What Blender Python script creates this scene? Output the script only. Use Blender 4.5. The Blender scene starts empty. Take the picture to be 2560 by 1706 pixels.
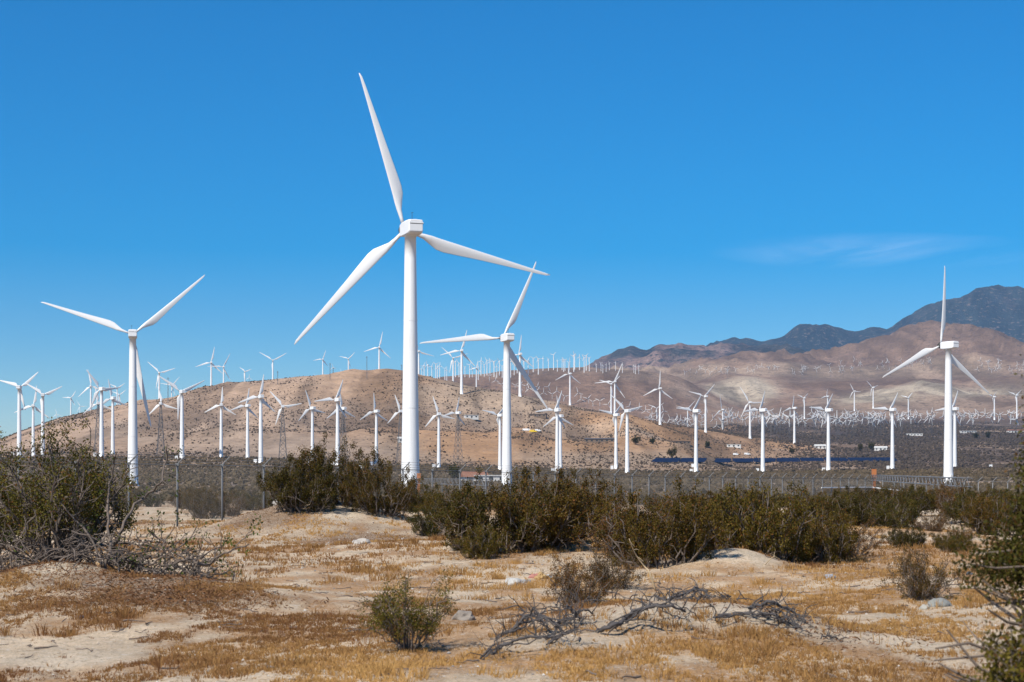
import bpy, math, random
import numpy as np
from mathutils import Vector

# ------------------------------------------------------------------ camera, sky, sun, exposure
F = 4267.0            # focal length in photo pixels (2560 wide)
EYE = 1.7             # camera height above the sand
HZ = 1206.0           # photo row of the level line
scene = bpy.context.scene
COL = scene.collection
cam_d = bpy.data.cameras.new("camera")
cam = bpy.data.objects.new("camera", cam_d)
COL.objects.link(cam)
cam.location = (0, 0, EYE)
cam.rotation_euler = (math.radians(90), 0, 0)
cam_d.sensor_width = 36.0
cam_d.lens = 36.0 * F / 2560.0
cam_d.shift_y = (HZ - 853.0) / 2560.0
cam_d.clip_start = 0.3
cam_d.clip_end = 60000
cam_d.dof.use_dof = True
cam_d.dof.focus_distance = 130.0
cam_d.dof.aperture_fstop = 5.0
scene.camera = cam

SUN_AZ, SUN_EL = 38.0, 47.0      # degrees to the left of straight behind the camera, above the level
a_, e_ = math.radians(SUN_AZ), math.radians(SUN_EL)
to_sun = Vector((-math.sin(a_) * math.cos(e_), -math.cos(a_) * math.cos(e_), math.sin(e_)))
world = bpy.data.worlds.new("World")
scene.world = world
world.use_nodes = True
wt = world.node_tree
wt.nodes.clear()
sky = wt.nodes.new("ShaderNodeTexSky")
sky.sky_type = 'NISHITA'
sky.sun_disc = False
sky.sun_elevation = e_
sky.sun_rotation = math.pi + a_
sky.altitude = 400
sky.air_density = 1.1
sky.dust_density = 0.0
sky.ozone_density = 8.0
hsv = wt.nodes.new("ShaderNodeHueSaturation")
hsv.inputs["Saturation"].default_value = 1.55
bg = wt.nodes.new("ShaderNodeBackground")
bg.inputs["Strength"].default_value = 0.098
wo = wt.nodes.new("ShaderNodeOutputWorld")
wt.links.new(sky.outputs[0], hsv.inputs["Color"])
wt.links.new(hsv.outputs[0], bg.inputs["Color"])
wt.links.new(bg.outputs[0], wo.inputs["Surface"])

sun_d = bpy.data.lights.new("sun", 'SUN')
sun_d.energy = 5.0
sun_d.angle = math.radians(0.53)
sun_d.color = (1.0, 0.94, 0.84)
sun = bpy.data.objects.new("sun", sun_d)
COL.objects.link(sun)
sun.rotation_euler = to_sun.to_track_quat('Z', 'Y').to_euler()

scene.view_settings.view_transform = 'Standard'
scene.view_settings.look = 'None'
scene.view_settings.exposure = 0.28
scene.view_settings.gamma = 1.0
scene.render.engine = 'CYCLES'
scene.cycles.max_bounces = 6
scene.cycles.transparent_max_bounces = 12
scene.cycles.volume_bounces = 0
scene.cycles.use_denoising = True

# ------------------------------------------------------------------ helpers
RNG = np.random.default_rng(7)


def tag(o, label=None, cat=None, group=None, kind=None):
    if label: o["label"] = label
    if cat: o["category"] = cat
    if group: o["group"] = group
    if kind: o["kind"] = kind
    return o


def mesh(name, V, faces, mat=None, col=None, smooth=False):
    """faces: list of int arrays, each (m, k)"""
    V = np.asarray(V, dtype=np.float32)
    if not isinstance(faces, list): faces = [faces]
    faces = [np.asarray(f, dtype=np.int32) for f in faces if len(f)]
    # wide convex faces are laid as fans of triangles
    faces = [f if f.shape[1] <= 4 else np.concatenate([f[:, [0, i, i + 1]] for i in range(1, f.shape[1] - 1)]) for f in faces]
    me = bpy.data.meshes.new(name)
    nl = sum(f.size for f in faces); nf = sum(len(f) for f in faces)
    me.vertices.add(len(V)); me.loops.add(nl); me.polygons.add(nf)
    me.vertices.foreach_set("co", V.ravel())
    me.loops.foreach_set("vertex_index", np.concatenate([f.ravel() for f in faces]))
    cnt = np.concatenate([np.full(len(f), f.shape[1], dtype=np.int32) for f in faces])
    me.polygons.foreach_set("loop_start", np.concatenate([[0], np.cumsum(cnt)[:-1]]).astype(np.int32))
    me.polygons.foreach_set("use_smooth", np.full(nf, bool(smooth)))
    if col is not None:
        c = np.ones((len(V), 4), dtype=np.float32)
        c[:, :3] = col
        at = me.color_attributes.new("Col", 'FLOAT_COLOR', 'POINT')
        at.data.foreach_set("color", c.ravel())
    me.update(calc_edges=True)
    if mat: me.materials.append(mat)
    return me


def obj(name, me, parent=None, loc=(0, 0, 0), rot=(0, 0, 0), scale=(1, 1, 1)):
    o = bpy.data.objects.new(name, me)
    COL.objects.link(o)
    o.location, o.rotation_euler = loc, rot
    o.scale = (scale,) * 3 if isinstance(scale, (int, float)) else scale
    if parent: o.parent = parent
    return o


def empty(name, loc, rz=0, scale=1.0):
    return obj(name, None, None, loc, (0, 0, rz), scale)


class MB:
    """collects simple solids into one mesh"""
    def __init__(s): s.v, s.f4, s.f3, s.n = [], [], [], 0

    def add(s, V, f4=(), f3=()):
        V = np.asarray(V, float)
        if len(f4): s.f4.append(np.asarray(f4) + s.n)
        if len(f3): s.f3.append(np.asarray(f3) + s.n)
        s.v.append(V); s.n += len(V)

    def box(s, x0, x1, y0, y1, z0, z1):
        V = [(x, y, z) for z in (z0, z1) for y in (y0, y1) for x in (x0, x1)]
        s.add(V, [(0, 2, 3, 1), (4, 5, 7, 6), (0, 1, 5, 4), (2, 6, 7, 3), (0, 4, 6, 2), (1, 3, 7, 5)])

    def tube(s, P, R, k=6, cap=True):
        P = np.asarray(P, float); n = len(P)
        R = np.broadcast_to(np.asarray(R, float), (n,))
        T = np.gradient(P, axis=0)
        T /= np.linalg.norm(T, axis=1)[:, None] + 1e-9
        up = np.array([0, 0, 1.0]) if abs(T[:, 2]).mean() < .8 else np.array([1.0, 0, 0])
        A = np.cross(T, up); A /= np.linalg.norm(A, axis=1)[:, None] + 1e-9
        B = np.cross(T, A)
        t = np.arange(k) * 2 * math.pi / k
        V = P[:, None, :] + R[:, None, None] * (np.cos(t)[None, :, None] * A[:, None, :] + np.sin(t)[None, :, None] * B[:, None, :])
        i = np.arange(n - 1)[:, None] * k; j = np.arange(k)[None, :]; j2 = (j + 1) % k
        f = np.stack([i + j, i + j2, i + k + j2, i + k + j], -1).reshape(-1, 4)
        V = V.reshape(-1, 3)
        f3 = []
        if cap:
            V = np.vstack([V, P[0], P[-1]])
            c0, c1 = n * k, n * k + 1
            f3 = [(c0, (q + 1) % k, q) for q in range(k)] + [(c1, (n - 1) * k + q, (n - 1) * k + (q + 1) % k) for q in range(k)]
        s.add(V, f, f3)

    def bar(s, a, b, r, k=4): s.tube([a, b], r, k)

    def get(s):
        fs = []
        if s.f4: fs.append(np.concatenate(s.f4))
        if s.f3: fs.append(np.concatenate(s.f3))
        return np.vstack(s.v), fs

    def mesh(s, name, mat, smooth=False):
        V, fs = s.get()
        return mesh(name, V, fs, mat, smooth=smooth)


# value noise in numpy
_perm = np.random.default_rng(3).random((256, 256))


def vnoise(x, y):
    xi, yi = np.floor(x).astype(int), np.floor(y).astype(int)
    fx, fy = x - xi, y - yi
    fx = fx * fx * fx * (fx * (fx * 6 - 15) + 10); fy = fy * fy * fy * (fy * (fy * 6 - 15) + 10)
    g = lambda a, b: _perm[a % 256, b % 256]
    return (g(xi, yi) * (1 - fx) + g(xi + 1, yi) * fx) * (1 - fy) + (g(xi, yi + 1) * (1 - fx) + g(xi + 1, yi + 1) * fx) * fy


def fbm(x, y, o=5, gain=.5, ridged=False):
    t, a, n = 0.0, 1.0, 0.0
    for k in range(o):
        v = vnoise(x * 2 ** k + 17.3 * k, y * 2 ** k + 9.1 * k)
        if ridged: v = 1 - np.abs(2 * v - 1)
        t = t + a * v; n += a; a *= gain
    return t / n


# ------------------------------------------------------------------ materials
def material(name):
    m = bpy.data.materials.new(name)
    m.use_nodes = True
    nt = m.node_tree
    return m, nt, nt.nodes["Principled BSDF"]


def simple(name, rgb, rough=.6, metal=0., var=.12, scale=3.0, spec=.4, bump=0.):
    """plain coat with a little noise in its colour"""
    m, nt, b = material(name)
    N, L = nt.nodes.new, nt.links.new
    tc = N("ShaderNodeTexCoord"); nz = N("ShaderNodeTexNoise")
    nz.inputs["Scale"].default_value = scale; nz.inputs["Detail"].default_value = 6
    L(tc.outputs["Object"], nz.inputs["Vector"])
    mx = N("ShaderNodeMix"); mx.data_type = 'RGBA'
    mx.inputs[6].default_value = (*[c * (1 - var) for c in rgb], 1)
    mx.inputs[7].default_value = (*[min(1, c * (1 + var)) for c in rgb], 1)
    L(nz.outputs["Fac"], mx.inputs[0]); L(mx.outputs[2], b.inputs["Base Color"])
    b.inputs["Roughness"].default_value = rough
    b.inputs["Metallic"].default_value = metal
    b.inputs["Specular IOR Level"].default_value = spec
    if bump:
        bp = N("ShaderNodeBump"); bp.inputs["Strength"].default_value = bump; bp.inputs["Distance"].default_value = .02
        L(nz.outputs["Fac"], bp.inputs["Height"]); L(bp.outputs[0], b.inputs["Normal"])
    return m


def attr_leaf(name, trans=.25, rough=.6, vary=False):
    """leaf / blade material: colour from the mesh, some light through it"""
    m, nt, b = material(name)
    N, L = nt.nodes.new, nt.links.new
    at = N("ShaderNodeAttribute"); at.attribute_name = "Col"
    cs = at.outputs["Color"]
    if vary:
        oi = N("ShaderNodeObjectInfo"); cr = N("ShaderNodeValToRGB"); L(oi.outputs["Random"], cr.inputs[0])
        el = cr.color_ramp.elements
        el[0].position, el[0].color = 0, (.62, .66, .62, 1); el[1].position, el[1].color = 1, (1.25, 1.0, .9, 1)
        for (p_, c_) in ((.25, (.95, 1.0, .95, 1)), (.5, (1.05, .95, .8, 1)), (.75, (1.35, 1.25, 1.1, 1))):
            e2 = el.new(p_); e2.color = c_
        mu = N("ShaderNodeMix"); mu.data_type = 'RGBA'; mu.blend_type = 'MULTIPLY'; mu.inputs[0].default_value = 1
        L(cs, mu.inputs[6]); L(cr.outputs[0], mu.inputs[7]); cs = mu.outputs[2]
    L(cs, b.inputs["Base Color"])
    b.inputs["Roughness"].default_value = rough
    b.inputs["Specular IOR Level"].default_value = .12
    tr = N("ShaderNodeBsdfTranslucent"); L(cs, tr.inputs["Color"])
    ms = N("ShaderNodeMixShader"); ms.inputs[0].default_value = trans
    L(b.outputs[0], ms.inputs[1]); L(tr.outputs[0], ms.inputs[2])
    L(ms.outputs[0], nt.nodes["Material Output"].inputs["Surface"])
    return m


def terrain_mat(name, scales, lo, hi, speck=None, bump=.5, bdist=.05, patch=None):
    """mesh colour times several octaves of noise; speck = (scale, threshold, rgb); patch likewise on larger scale"""
    m, nt, b = material(name)
    N, L = nt.nodes.new, nt.links.new
    tc = N("ShaderNodeTexCoord")
    at = N("ShaderNodeAttribute"); at.attribute_name = "Col"
    cur = at.outputs["Color"]
    hsrc = None
    for i, sc in enumerate(scales):
        nz = N("ShaderNodeTexNoise"); nz.inputs["Scale"].default_value = sc; nz.inputs["Detail"].default_value = 8
        nz.inputs["Roughness"].default_value = .65
        L(tc.outputs["Object"], nz.inputs["Vector"])
        mr = N("ShaderNodeMapRange"); mr.inputs[1].default_value = .3; mr.inputs[2].default_value = .7
        mr.inputs[3].default_value = lo; mr.inputs[4].default_value = hi
        L(nz.outputs["Fac"], mr.inputs[0])
        mu = N("ShaderNodeMix"); mu.data_type = 'RGBA'; mu.blend_type = 'MULTIPLY'; mu.inputs[0].default_value = 1
        L(cur, mu.inputs[6]); L(mr.outputs[0], mu.inputs[7])
        cur = mu.outputs[2]
        hsrc = nz.outputs["Fac"]
    for sp in (speck or []):
        sc, t0, t1, rgb, amt = sp
        nz = N("ShaderNodeTexNoise"); nz.inputs["Scale"].default_value = sc; nz.inputs["Detail"].default_value = 5
        nz.inputs["Roughness"].default_value = .6
        L(tc.outputs["Object"], nz.inputs["Vector"])
        mr = N("ShaderNodeMapRange"); mr.inputs[1].default_value = t0; mr.inputs[2].default_value = t1
        mr.inputs[3].default_value = 0; mr.inputs[4].default_value = amt
        L(nz.outputs["Fac"], mr.inputs[0])
        mu = N("ShaderNodeMix"); mu.data_type = 'RGBA'
        L(mr.outputs[0], mu.inputs[0]); L(cur, mu.inputs[6]); mu.inputs[7].default_value = (*rgb, 1)
        cur = mu.outputs[2]
    L(cur, b.inputs["Base Color"])
    b.inputs["Roughness"].default_value = .95
    b.inputs["Specular IOR Level"].default_value = .1
    bp = N("ShaderNodeBump"); bp.inputs["Strength"].default_value = bump; bp.inputs["Distance"].default_value = bdist
    L(hsrc, bp.inputs["Height"]); L(bp.outputs[0], b.inputs["Normal"])
    return m


M = {}
M['white'] = simple("white_coat", (.80, .80, .79), .42, var=.035, scale=.35)
nt = M['white'].node_tree
N, L = nt.nodes.new, nt.links.new
tc = N("ShaderNodeTexCoord"); mp = N("ShaderNodeMapping"); mp.inputs["Scale"].default_value = (2.2, 2.2, .09); L(tc.outputs["Object"], mp.inputs["Vector"])
nz = N("ShaderNodeTexNoise"); nz.inputs["Scale"].default_value = 1.5; nz.inputs["Detail"].default_value = 7; L(mp.outputs[0], nz.inputs["Vector"])
mr = N("ShaderNodeMapRange"); mr.inputs[1].default_value = .52; mr.inputs[2].default_value = .78; mr.inputs[3].default_value = 0; mr.inputs[4].default_value = .45; L(nz.outputs["Fac"], mr.inputs[0])
bs = nt.nodes["Principled BSDF"]; old = bs.inputs["Base Color"].links[0].from_socket
mx = N("ShaderNodeMix"); mx.data_type = 'RGBA'; L(mr.outputs[0], mx.inputs[0]); L(old, mx.inputs[6]); mx.inputs[7].default_value = (.52, .49, .44, 1); L(mx.outputs[2], bs.inputs["Base Color"])
M['blade'] = simple("blade_coat", (.78, .77, .75), .4, var=.05, scale=.25)
M['nacelle'] = simple("nacelle_coat", (.77, .77, .76), .45, var=.06, scale=.8)
M['dark'] = simple("dark_rubber", (.06, .055, .05), .7)
M['gap'] = simple("dark_gap", (.03, .03, .03), .8)
M['galv'] = simple("galvanised_steel", (.17, .172, .175), .6, metal=.2, scale=6)
M['lattice'] = simple("weathered_lattice_steel", (.17, .16, .155), .6, metal=.3)
M['wood'] = simple("grey_bark", (.15, .12, .10), .9, var=.45, scale=14, spec=.1, bump=.6)
M['deadwood'] = simple("charred_bark", (.085, .077, .075), .9, var=.5, scale=16, spec=.12, bump=.8)
M['palewood'] = simple("pale_dry_wood", (.42, .32, .2), .9, var=.25, scale=20, spec=.1)
M['leaf'] = attr_leaf("creosote_leaves", .15, .6, True)
M['grass'] = attr_leaf("dry_grass_blades", .3, .7)
M['scrub'] = attr_leaf("far_scrub_leaves", .05, .9)
M['stone'] = attr_leaf("pebble_stone", 0.0, .85)
M['orange'] = simple("orange_paint", (.42, .15, .05), .6, var=.2, scale=3)
M['solar'] = simple("solar_glass", (.010, .019, .05), .5, spec=.06)
M['stucco'] = simple("pale_stucco", (.62, .6, .56), .8)
M['roofdark'] = simple("dark_roof", (.09, .08, .08), .8, var=.3, scale=1)
M['roofbrown'] = simple("brown_roof", (.28, .13, .08), .8, var=.3, scale=1)
M['wallbrown'] = simple("brown_wall", (.17, .12, .085), .85)
M['glass'] = simple("window_glass", (.03, .035, .04), .15)
M['yellow'] = simple("yellow_paint", (.75, .52, .02), .5)
M['tyre'] = simple("tyre_rubber", (.02, .02, .02), .8)
M['cabinet'] = simple("cabinet_paint", (.74, .74, .72), .5, var=.06)

# ------------------------------------------------------------------ terrain
def curve(pts):
    xs, ys = zip(*pts)
    return lambda p: np.interp(p, xs, ys)


c_foot = curve([(-1200, 1165), (0, 1150), (600, 1149), (900, 1161), (1200, 1173), (1600, 1182), (2000, 1181), (2560, 1175), (3800, 1178)])
c_hill = curve([(-1200, 1178), (-300, 1150), (0, 1104), (60, 1080), (100, 1068), (150, 1051), (250, 1031), (330, 1017), (430, 1007), (530, 985), (640, 966), (760, 953), (860, 948), (930, 945), (965, 942),
                (1010, 947), (1100, 963), (1200, 981), (1300, 997), (1400, 1015), (1500, 1034), (1600, 1051), (1700, 1067), (1800, 1083), (1900, 1101), (2000, 1114), (2100, 1119), (2560, 1112), (3800, 1115)])
c_val = curve([(-1200, 1185), (0, 1165), (300, 1120), (1500, 1105), (1700, 1085), (1900, 1077), (2560, 1070), (3800, 1072)])
c_fan = curve([(-1200, 1188), (0, 1160), (300, 1090), (1000, 1040), (1400, 1040), (1600, 1045), (1900, 1045), (2560, 1040), (3800, 1045)])
c_r2 = curve([(-1200, 1188), (0, 1155), (300, 1075), (600, 1025), (900, 985), (1040, 958), (1100, 949), (1200, 941), (1300, 933), (1400, 925), (1480, 923), (1590, 932), (1672, 941), (1720, 956), (1790, 990), (1850, 1010),
              (1950, 1006), (2100, 998), (2200, 985), (2300, 980), (2400, 984), (2560, 990), (3800, 990)])
c_r2b = curve([(-1200, 1190), (0, 1160), (600, 1040), (1000, 985), (1400, 955), (1600, 958), (1700, 968), (1760, 958), (1830, 950), (1900, 948), (2100, 950), (2300, 953), (2560, 950), (3800, 955)])
c_r3 = curve([(-1200, 1190), (0, 1160), (600, 1050), (1000, 1000), (1400, 968), (1550, 960), (1720, 948), (1850, 936), (1974, 923), (2056, 909), (2151, 882), (2246, 849), (2330, 833), (2388, 826), (2464, 830), (2560, 852), (2700, 845), (3000, 860), (3800, 880)])
c_r4 = curve([(-1200, 1190), (0, 1160), (600, 1050), (1000, 1000), (1300, 960), (1400, 938), (1476, 913), (1540, 890), (1574, 877), (1612, 875), (1661, 857), (1713, 852), (1802, 851), (1850, 857), (1900, 866), (1980, 866), (2050, 880), (2150, 895), (2300, 900), (3800, 900)])
c_r5 = curve([(-1200, 1195), (0, 1165), (600, 1060), (1300, 1000), (1500, 950), (1700, 890), (1790, 856), (1808, 848), (1838, 836), (1870, 838), (1898, 840), (1928, 835), (1955, 834), (1985, 820), (2056, 807), (2072, 810), (2116, 826), (2132, 826), (2165, 814), (2216, 806),
              (2263, 781), (2328, 749), (2360, 738), (2399, 730), (2437, 716), (2491, 717), (2560, 718), (2750, 735), (3000, 720), (3800, 800)])

px = np.arange(-1200, 3761, 8.0)
NC = len(px)
rows = np.concatenate([np.geomspace(3.5, 60, 330)[:-1], np.geomspace(60, 1100, 90)[:-1], np.geomspace(1100, 14500, 250)])
NR = len(rows)


def zof(y, D): return EYE + (HZ - y) * D / F


Dc = np.interp(px, [0, 1000, 1400, 2000, 2560], [2300, 2250, 2150, 1950, 1950])
ones = np.ones(NC)
kD = [3 * ones, 70 * ones, 160 * ones, 280 * ones, 480 * ones, 1150 * ones, Dc, 2750 * ones, 3300 * ones, 4100 * ones, 4750 * ones, 6200 * ones, 7000 * ones, 8600 * ones, 9600 * ones, 11800 * ones, 14600 * ones]
r = lambda y, D: zof(y, D)
zh = r(c_hill(px), Dc)
z2, z2b, z3, z4, z5 = r(c_r2(px), 4100), r(c_r2b(px), 4750), r(c_r3(px), 6200), r(c_r4(px), 8600) - 35, r(c_r5(px), 11800) - 50
kZ = [0 * ones, 0 * ones, -.32 * ones, -.2 * ones, .6 * ones, r(c_foot(px), 1150), zh, np.minimum(r(c_val(px), 2750), r(c_val(px), 2750)), r(c_fan(px), 3300), z2, z2b, z3,
      np.minimum(z3, z4) - 20, z4, np.minimum(z4, z5) - 30, z5, z5 * .6]
kD, kZ = np.array(kD), np.array(kZ)


def pchip(kD, kZ, D):
    h = np.diff(kD, axis=0); d = np.diff(kZ, axis=0) / h
    m = np.zeros_like(kZ)
    w1 = 2 * h[1:] + h[:-1]; w2 = h[1:] + 2 * h[:-1]
    same = d[:-1] * d[1:] > 0
    with np.errstate(divide='ignore', invalid='ignore'):
        mm = (w1 + w2) / (w1 / d[:-1] + w2 / d[1:])
    m[1:-1] = np.where(same, mm, 0)
    out = np.zeros((len(D), kD.shape[1]))
    for c in range(kD.shape[1]):
        i = np.clip(np.searchsorted(kD[:, c], D, side='right') - 1, 0, len(kD) - 2)
        hh = h[i, c]; t = (D - kD[i, c]) / hh
        t = np.clip(t, 0, 1)
        out[:, c] = ((2 * t ** 3 - 3 * t ** 2 + 1) * kZ[i, c] + (t ** 3 - 2 * t ** 2 + t) * hh * m[i, c]
                     + (-2 * t ** 3 + 3 * t ** 2) * kZ[i + 1, c] + (t ** 3 - t ** 2) * hh * m[i + 1, c])
    return out


Z = pchip(kD, kZ, rows)
DD = np.repeat(rows[:, None], NC, 1)
XX = (px[None, :] - 1280) * DD / F
sm = lambda a, b, v: np.clip((v - a) / (b - a), 0, 1) ** 2 * (3 - 2 * np.clip((v - a) / (b - a), 0, 1))

# small hummocks close by
near = 1 - sm(120, 260, DD)
Z += near * ((fbm(XX / 7, DD / 7, 3) - .5) * .30 + (fbm(XX / 1.3, DD / 1.3, 3) - .5) * .09 + (fbm(XX / .33 + 3, DD / .5, 3) - .5) * .05 * (1 - sm(40, 60, DD))) * sm(6, 14, DD)
# named sand mounds: (photo x, distance, half width x, half width depth, height)
MOUNDS = [(1690, 18.6, 1.9, 1.7, .36), (1350, 17.0, .9, 1.2, .06), (1832, 34.3, 1.0, 1.3, .40), (870, 60, 3.0, 6, .75), (160, 26.0, .9, 1.2, .22), (330, 25.0, 2.6, 2.5, .3), (60, 28, 1.8, 3, .3),
          (1330, 44, 4.5, 3.5, .3), (1180, 75, 4, 5, .5), (2290, 62, 4, 5, .5), (2380, 78, 3.2, 4, .55), (2120, 52, 3.5, 4, .3), (720, 60, 2.5, 4, .45), (1700, 44, 4, 4, .25), (2300, 27, 1.2, 1.5, .12), (500, 62, 4, 5, .1)]
for (mx, mD, wx, wy, h) in MOUNDS:
    X0 = (mx - 1280) * mD / F
    Z += h * np.exp(-((XX - X0) / wx) ** 2 - ((DD - mD) / wy) ** 2)
# relief of the hill and the ranges
hill_m = sm(1200, 1700, DD) * (1 - sm(2700, 3000, DD)) * sm(0, 600, px)[None, :] * (1 - sm(1800, 2050, px))[None, :]
gull = fbm(XX / 240, DD / 420, 5, ridged=True)
crest = 1 - .9 * np.exp(-((DD - Dc[None, :]) / 330) ** 2)
Z += hill_m * crest * ((gull - .58) * 62 + (fbm(XX / 90, DD / 90, 5, .6) - .5) * 14)
r2_m = sm(3050, 3500, DD) * (1 - sm(5200, 5600, DD))
Z += r2_m * ((fbm(XX / 420, DD / 700, 5, ridged=True) - .55) * 46 + (fbm(XX / 150, DD / 200, 4, .6) - .5) * 16) * np.where(px[None, :] < 1750, .55, 1.2)
r3_m = sm(5000, 5600, DD) * (1 - sm(7100, 7600, DD))
Z += r3_m * ((fbm(XX / 650 + 4, DD / 900, 7, .62, ridged=True) - .62) * 210)
r4_m = sm(7000, 7800, DD)
Z += r4_m * ((fbm(XX / 900 + 9, DD / 1200, 7, .56, ridged=True) - .63) * 260) * np.where(DD > 9600, .85, 1.0) * sm(1000, 1500, px)[None, :]


def ground(x, D):
    """terrain height under a point (bilinear in the grid)"""
    x, D = np.asarray(x, float), np.asarray(D, float)
    c = np.clip((1280 + F * x / D + 1200) / 8.0, 0, NC - 1.001)
    rr = np.clip(np.interp(D, rows, np.arange(NR)), 0, NR - 1.001)
    c0, r0 = c.astype(int), rr.astype(int); fc, fr = c - c0, rr - r0
    return (Z[r0, c0] * (1 - fc) + Z[r0, c0 + 1] * fc) * (1 - fr) + (Z[r0 + 1, c0] * (1 - fc) + Z[r0 + 1, c0 + 1] * fc) * fr


def gz(x, D): return float(ground(x, D))


def hit(pxx, pyy, lo, hi, guess=None):
    """distance where the terrain in that photo column is seen at photo row pyy, searched between lo and hi, nearest the guess"""
    D = np.geomspace(lo, hi, 800)
    y = HZ - (ground((pxx - 1280) * D / F, D) - EYE) * F / D
    s = y - pyy
    k = np.where(s[:-1] * s[1:] <= 0)[0]
    if len(k) == 0: return float(D[np.argmin(np.abs(s))])
    Dk = D[k]
    return float(Dk[np.argmin(np.abs(np.log(Dk / guess)))] if guess else Dk[0])


# colours of the land, row by row
def mixc(a, b, t): return a * (1 - t[..., None]) + b * t[..., None]


C = lambda *v: np.array(v, float)
n1 = fbm(XX / 9, DD / 9, 4); n2 = fbm(XX / 2.2 + 5, DD / 2.2, 4); n3 = fbm(XX / .7 + 5, DD / 1.3, 3)
col = np.zeros((NR, NC, 3)) + C(.61, .47, .32)
col = mixc(col, C(.38, .205, .085) + 0 * col, sm(.45, .58, n1 * .25 + n2 * .35 + n3 * .4) * .8)
# drifts of red-brown litter under the shrubs
LITTER = [(330, 24.8, 1.5, 1.6, 1.), (470, 23.0, 1.1, .9, .7), (60, 26, 1.2, 1.2, .6), (250, 22.5, 1.2, .8, .4), (960, 50, 2.4, 4, .9), (690, 58, 2.2, 5, .9), (1330, 39, 2.5, 2, .3), (2050, 18, 1.5, 1.5, .3)]
for (mx, mD, wx, wy, a) in LITTER:
    X0 = (mx - 1280) * mD / F
    g = np.exp(-((XX - X0) / wx) ** 2 - ((DD - mD) / wy) ** 2) * a
    g = np.clip(g * 1.5 * (.5 + n2), 0, 1)
    col = mixc(col, C(.15, .08, .042) + 0 * col, g * .7)
# clean pale sand on the named mounds
CLEAN = [(1832, 33.6, .75, .8, 1), (1690, 17.9, 1.7, .75, 1), (1420, 16.6, .9, .6, .9), (160, 25.6, .7, .8, 1), (865, 57.5, .9, 2.5, 1), (1180, 68, 2.5, 3, .8), (2290, 60, 2.2, 3, .9), (2380, 76, 2.2, 3, .9), (2200, 17.5, 1.0, .5, .7), (150, 16.5, .9, .8, .8), (700, 66, 4, 2.5, .8), (480, 62, 3, 3, .8)]
for (mx, mD, wx, wy, h) in CLEAN:
    X0 = (mx - 1280) * mD / F
    g = np.exp(-(((XX - X0) / wx) ** 2 + ((DD - mD) / wy) ** 2) ** 1.5) * h
    col = mixc(col, C(.58, .47, .34) + 0 * col, g)
nn = fbm(XX / 60, DD / 90, 5)
plain = mixc(np.zeros_like(col) + C(.175, .12, .082), C(.34, .235, .15) + 0 * col, sm(.42, .62, nn))
col = mixc(col, plain, sm(90, 240, DD))
# hill: orange tan with greyer, paler flanks
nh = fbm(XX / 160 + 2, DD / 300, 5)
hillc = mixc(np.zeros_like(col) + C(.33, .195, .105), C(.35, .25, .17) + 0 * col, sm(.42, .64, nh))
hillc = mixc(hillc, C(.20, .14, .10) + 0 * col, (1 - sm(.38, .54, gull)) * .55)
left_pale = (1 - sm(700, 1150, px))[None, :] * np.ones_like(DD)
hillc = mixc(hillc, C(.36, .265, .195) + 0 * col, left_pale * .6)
right_plain = np.maximum(sm(1700, 1950, px)[None, :] * sm(1950, 2150, DD), sm(1930, 2200, px)[None, :]) * sm(1200, 1500, DD)
vall = mixc(np.zeros_like(col) + C(.115, .082, .062), C(.26, .18, .12) + 0 * col, sm(.5, .68, fbm(XX / 90, DD / 260, 5)))
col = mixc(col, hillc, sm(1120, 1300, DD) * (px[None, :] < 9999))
col = mixc(col, vall, right_plain)
# second ridge: red brown; pale cliffs at right
rid = mixc(np.zeros_like(col) + C(.27, .17, .115), C(.34, .235, .165) + 0 * col, sm(.4, .6, fbm(XX / 300, DD / 500, 5)))
col = mixc(col, rid, sm(3000, 3300, DD))
cl = np.zeros_like(DD)
for (cx, wx, Dm) in [(1810, 45, 4350), (1895, 42, 4350), (2300, 160, 4050), (2480, 120, 4150), (2180, 80, 3900)]:
    cl += np.exp(-((px[None, :] - cx) / wx) ** 2 - ((DD - Dm) / 260) ** 2)
cl = np.clip(cl * 1.5 * (.45 + fbm(XX / 70, DD / 90, 5)), 0, 1)
col = mixc(col, C(.52, .42, .30) + 0 * col, np.clip(cl * 1.1, 0, .95))
far3 = mixc(np.zeros_like(col) + C(.27, .175, .12), C(.38, .27, .185) + 0 * col, sm(.4, .62, fbm(XX / 420, DD / 700, 5)))
col = mixc(col, far3, sm(4750, 5100, DD))
hn = fbm(XX / 320 + 7, DD / 480, 6, .6)
far4 = mixc(np.zeros_like(col) + C(.27, .175, .135), C(.06, .058, .052) + 0 * col, sm(.44, .56, hn))
col = mixc(col, far4, sm(6800, 7300, DD))
far5 = mixc(np.zeros_like(col) + C(.19, .14, .115), C(.035, .045, .042) + 0 * col, sm(.30, .5, hn + (Z - 600) / 2600))
col = mixc(col, far5, sm(9300, 9900, DD))

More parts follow.
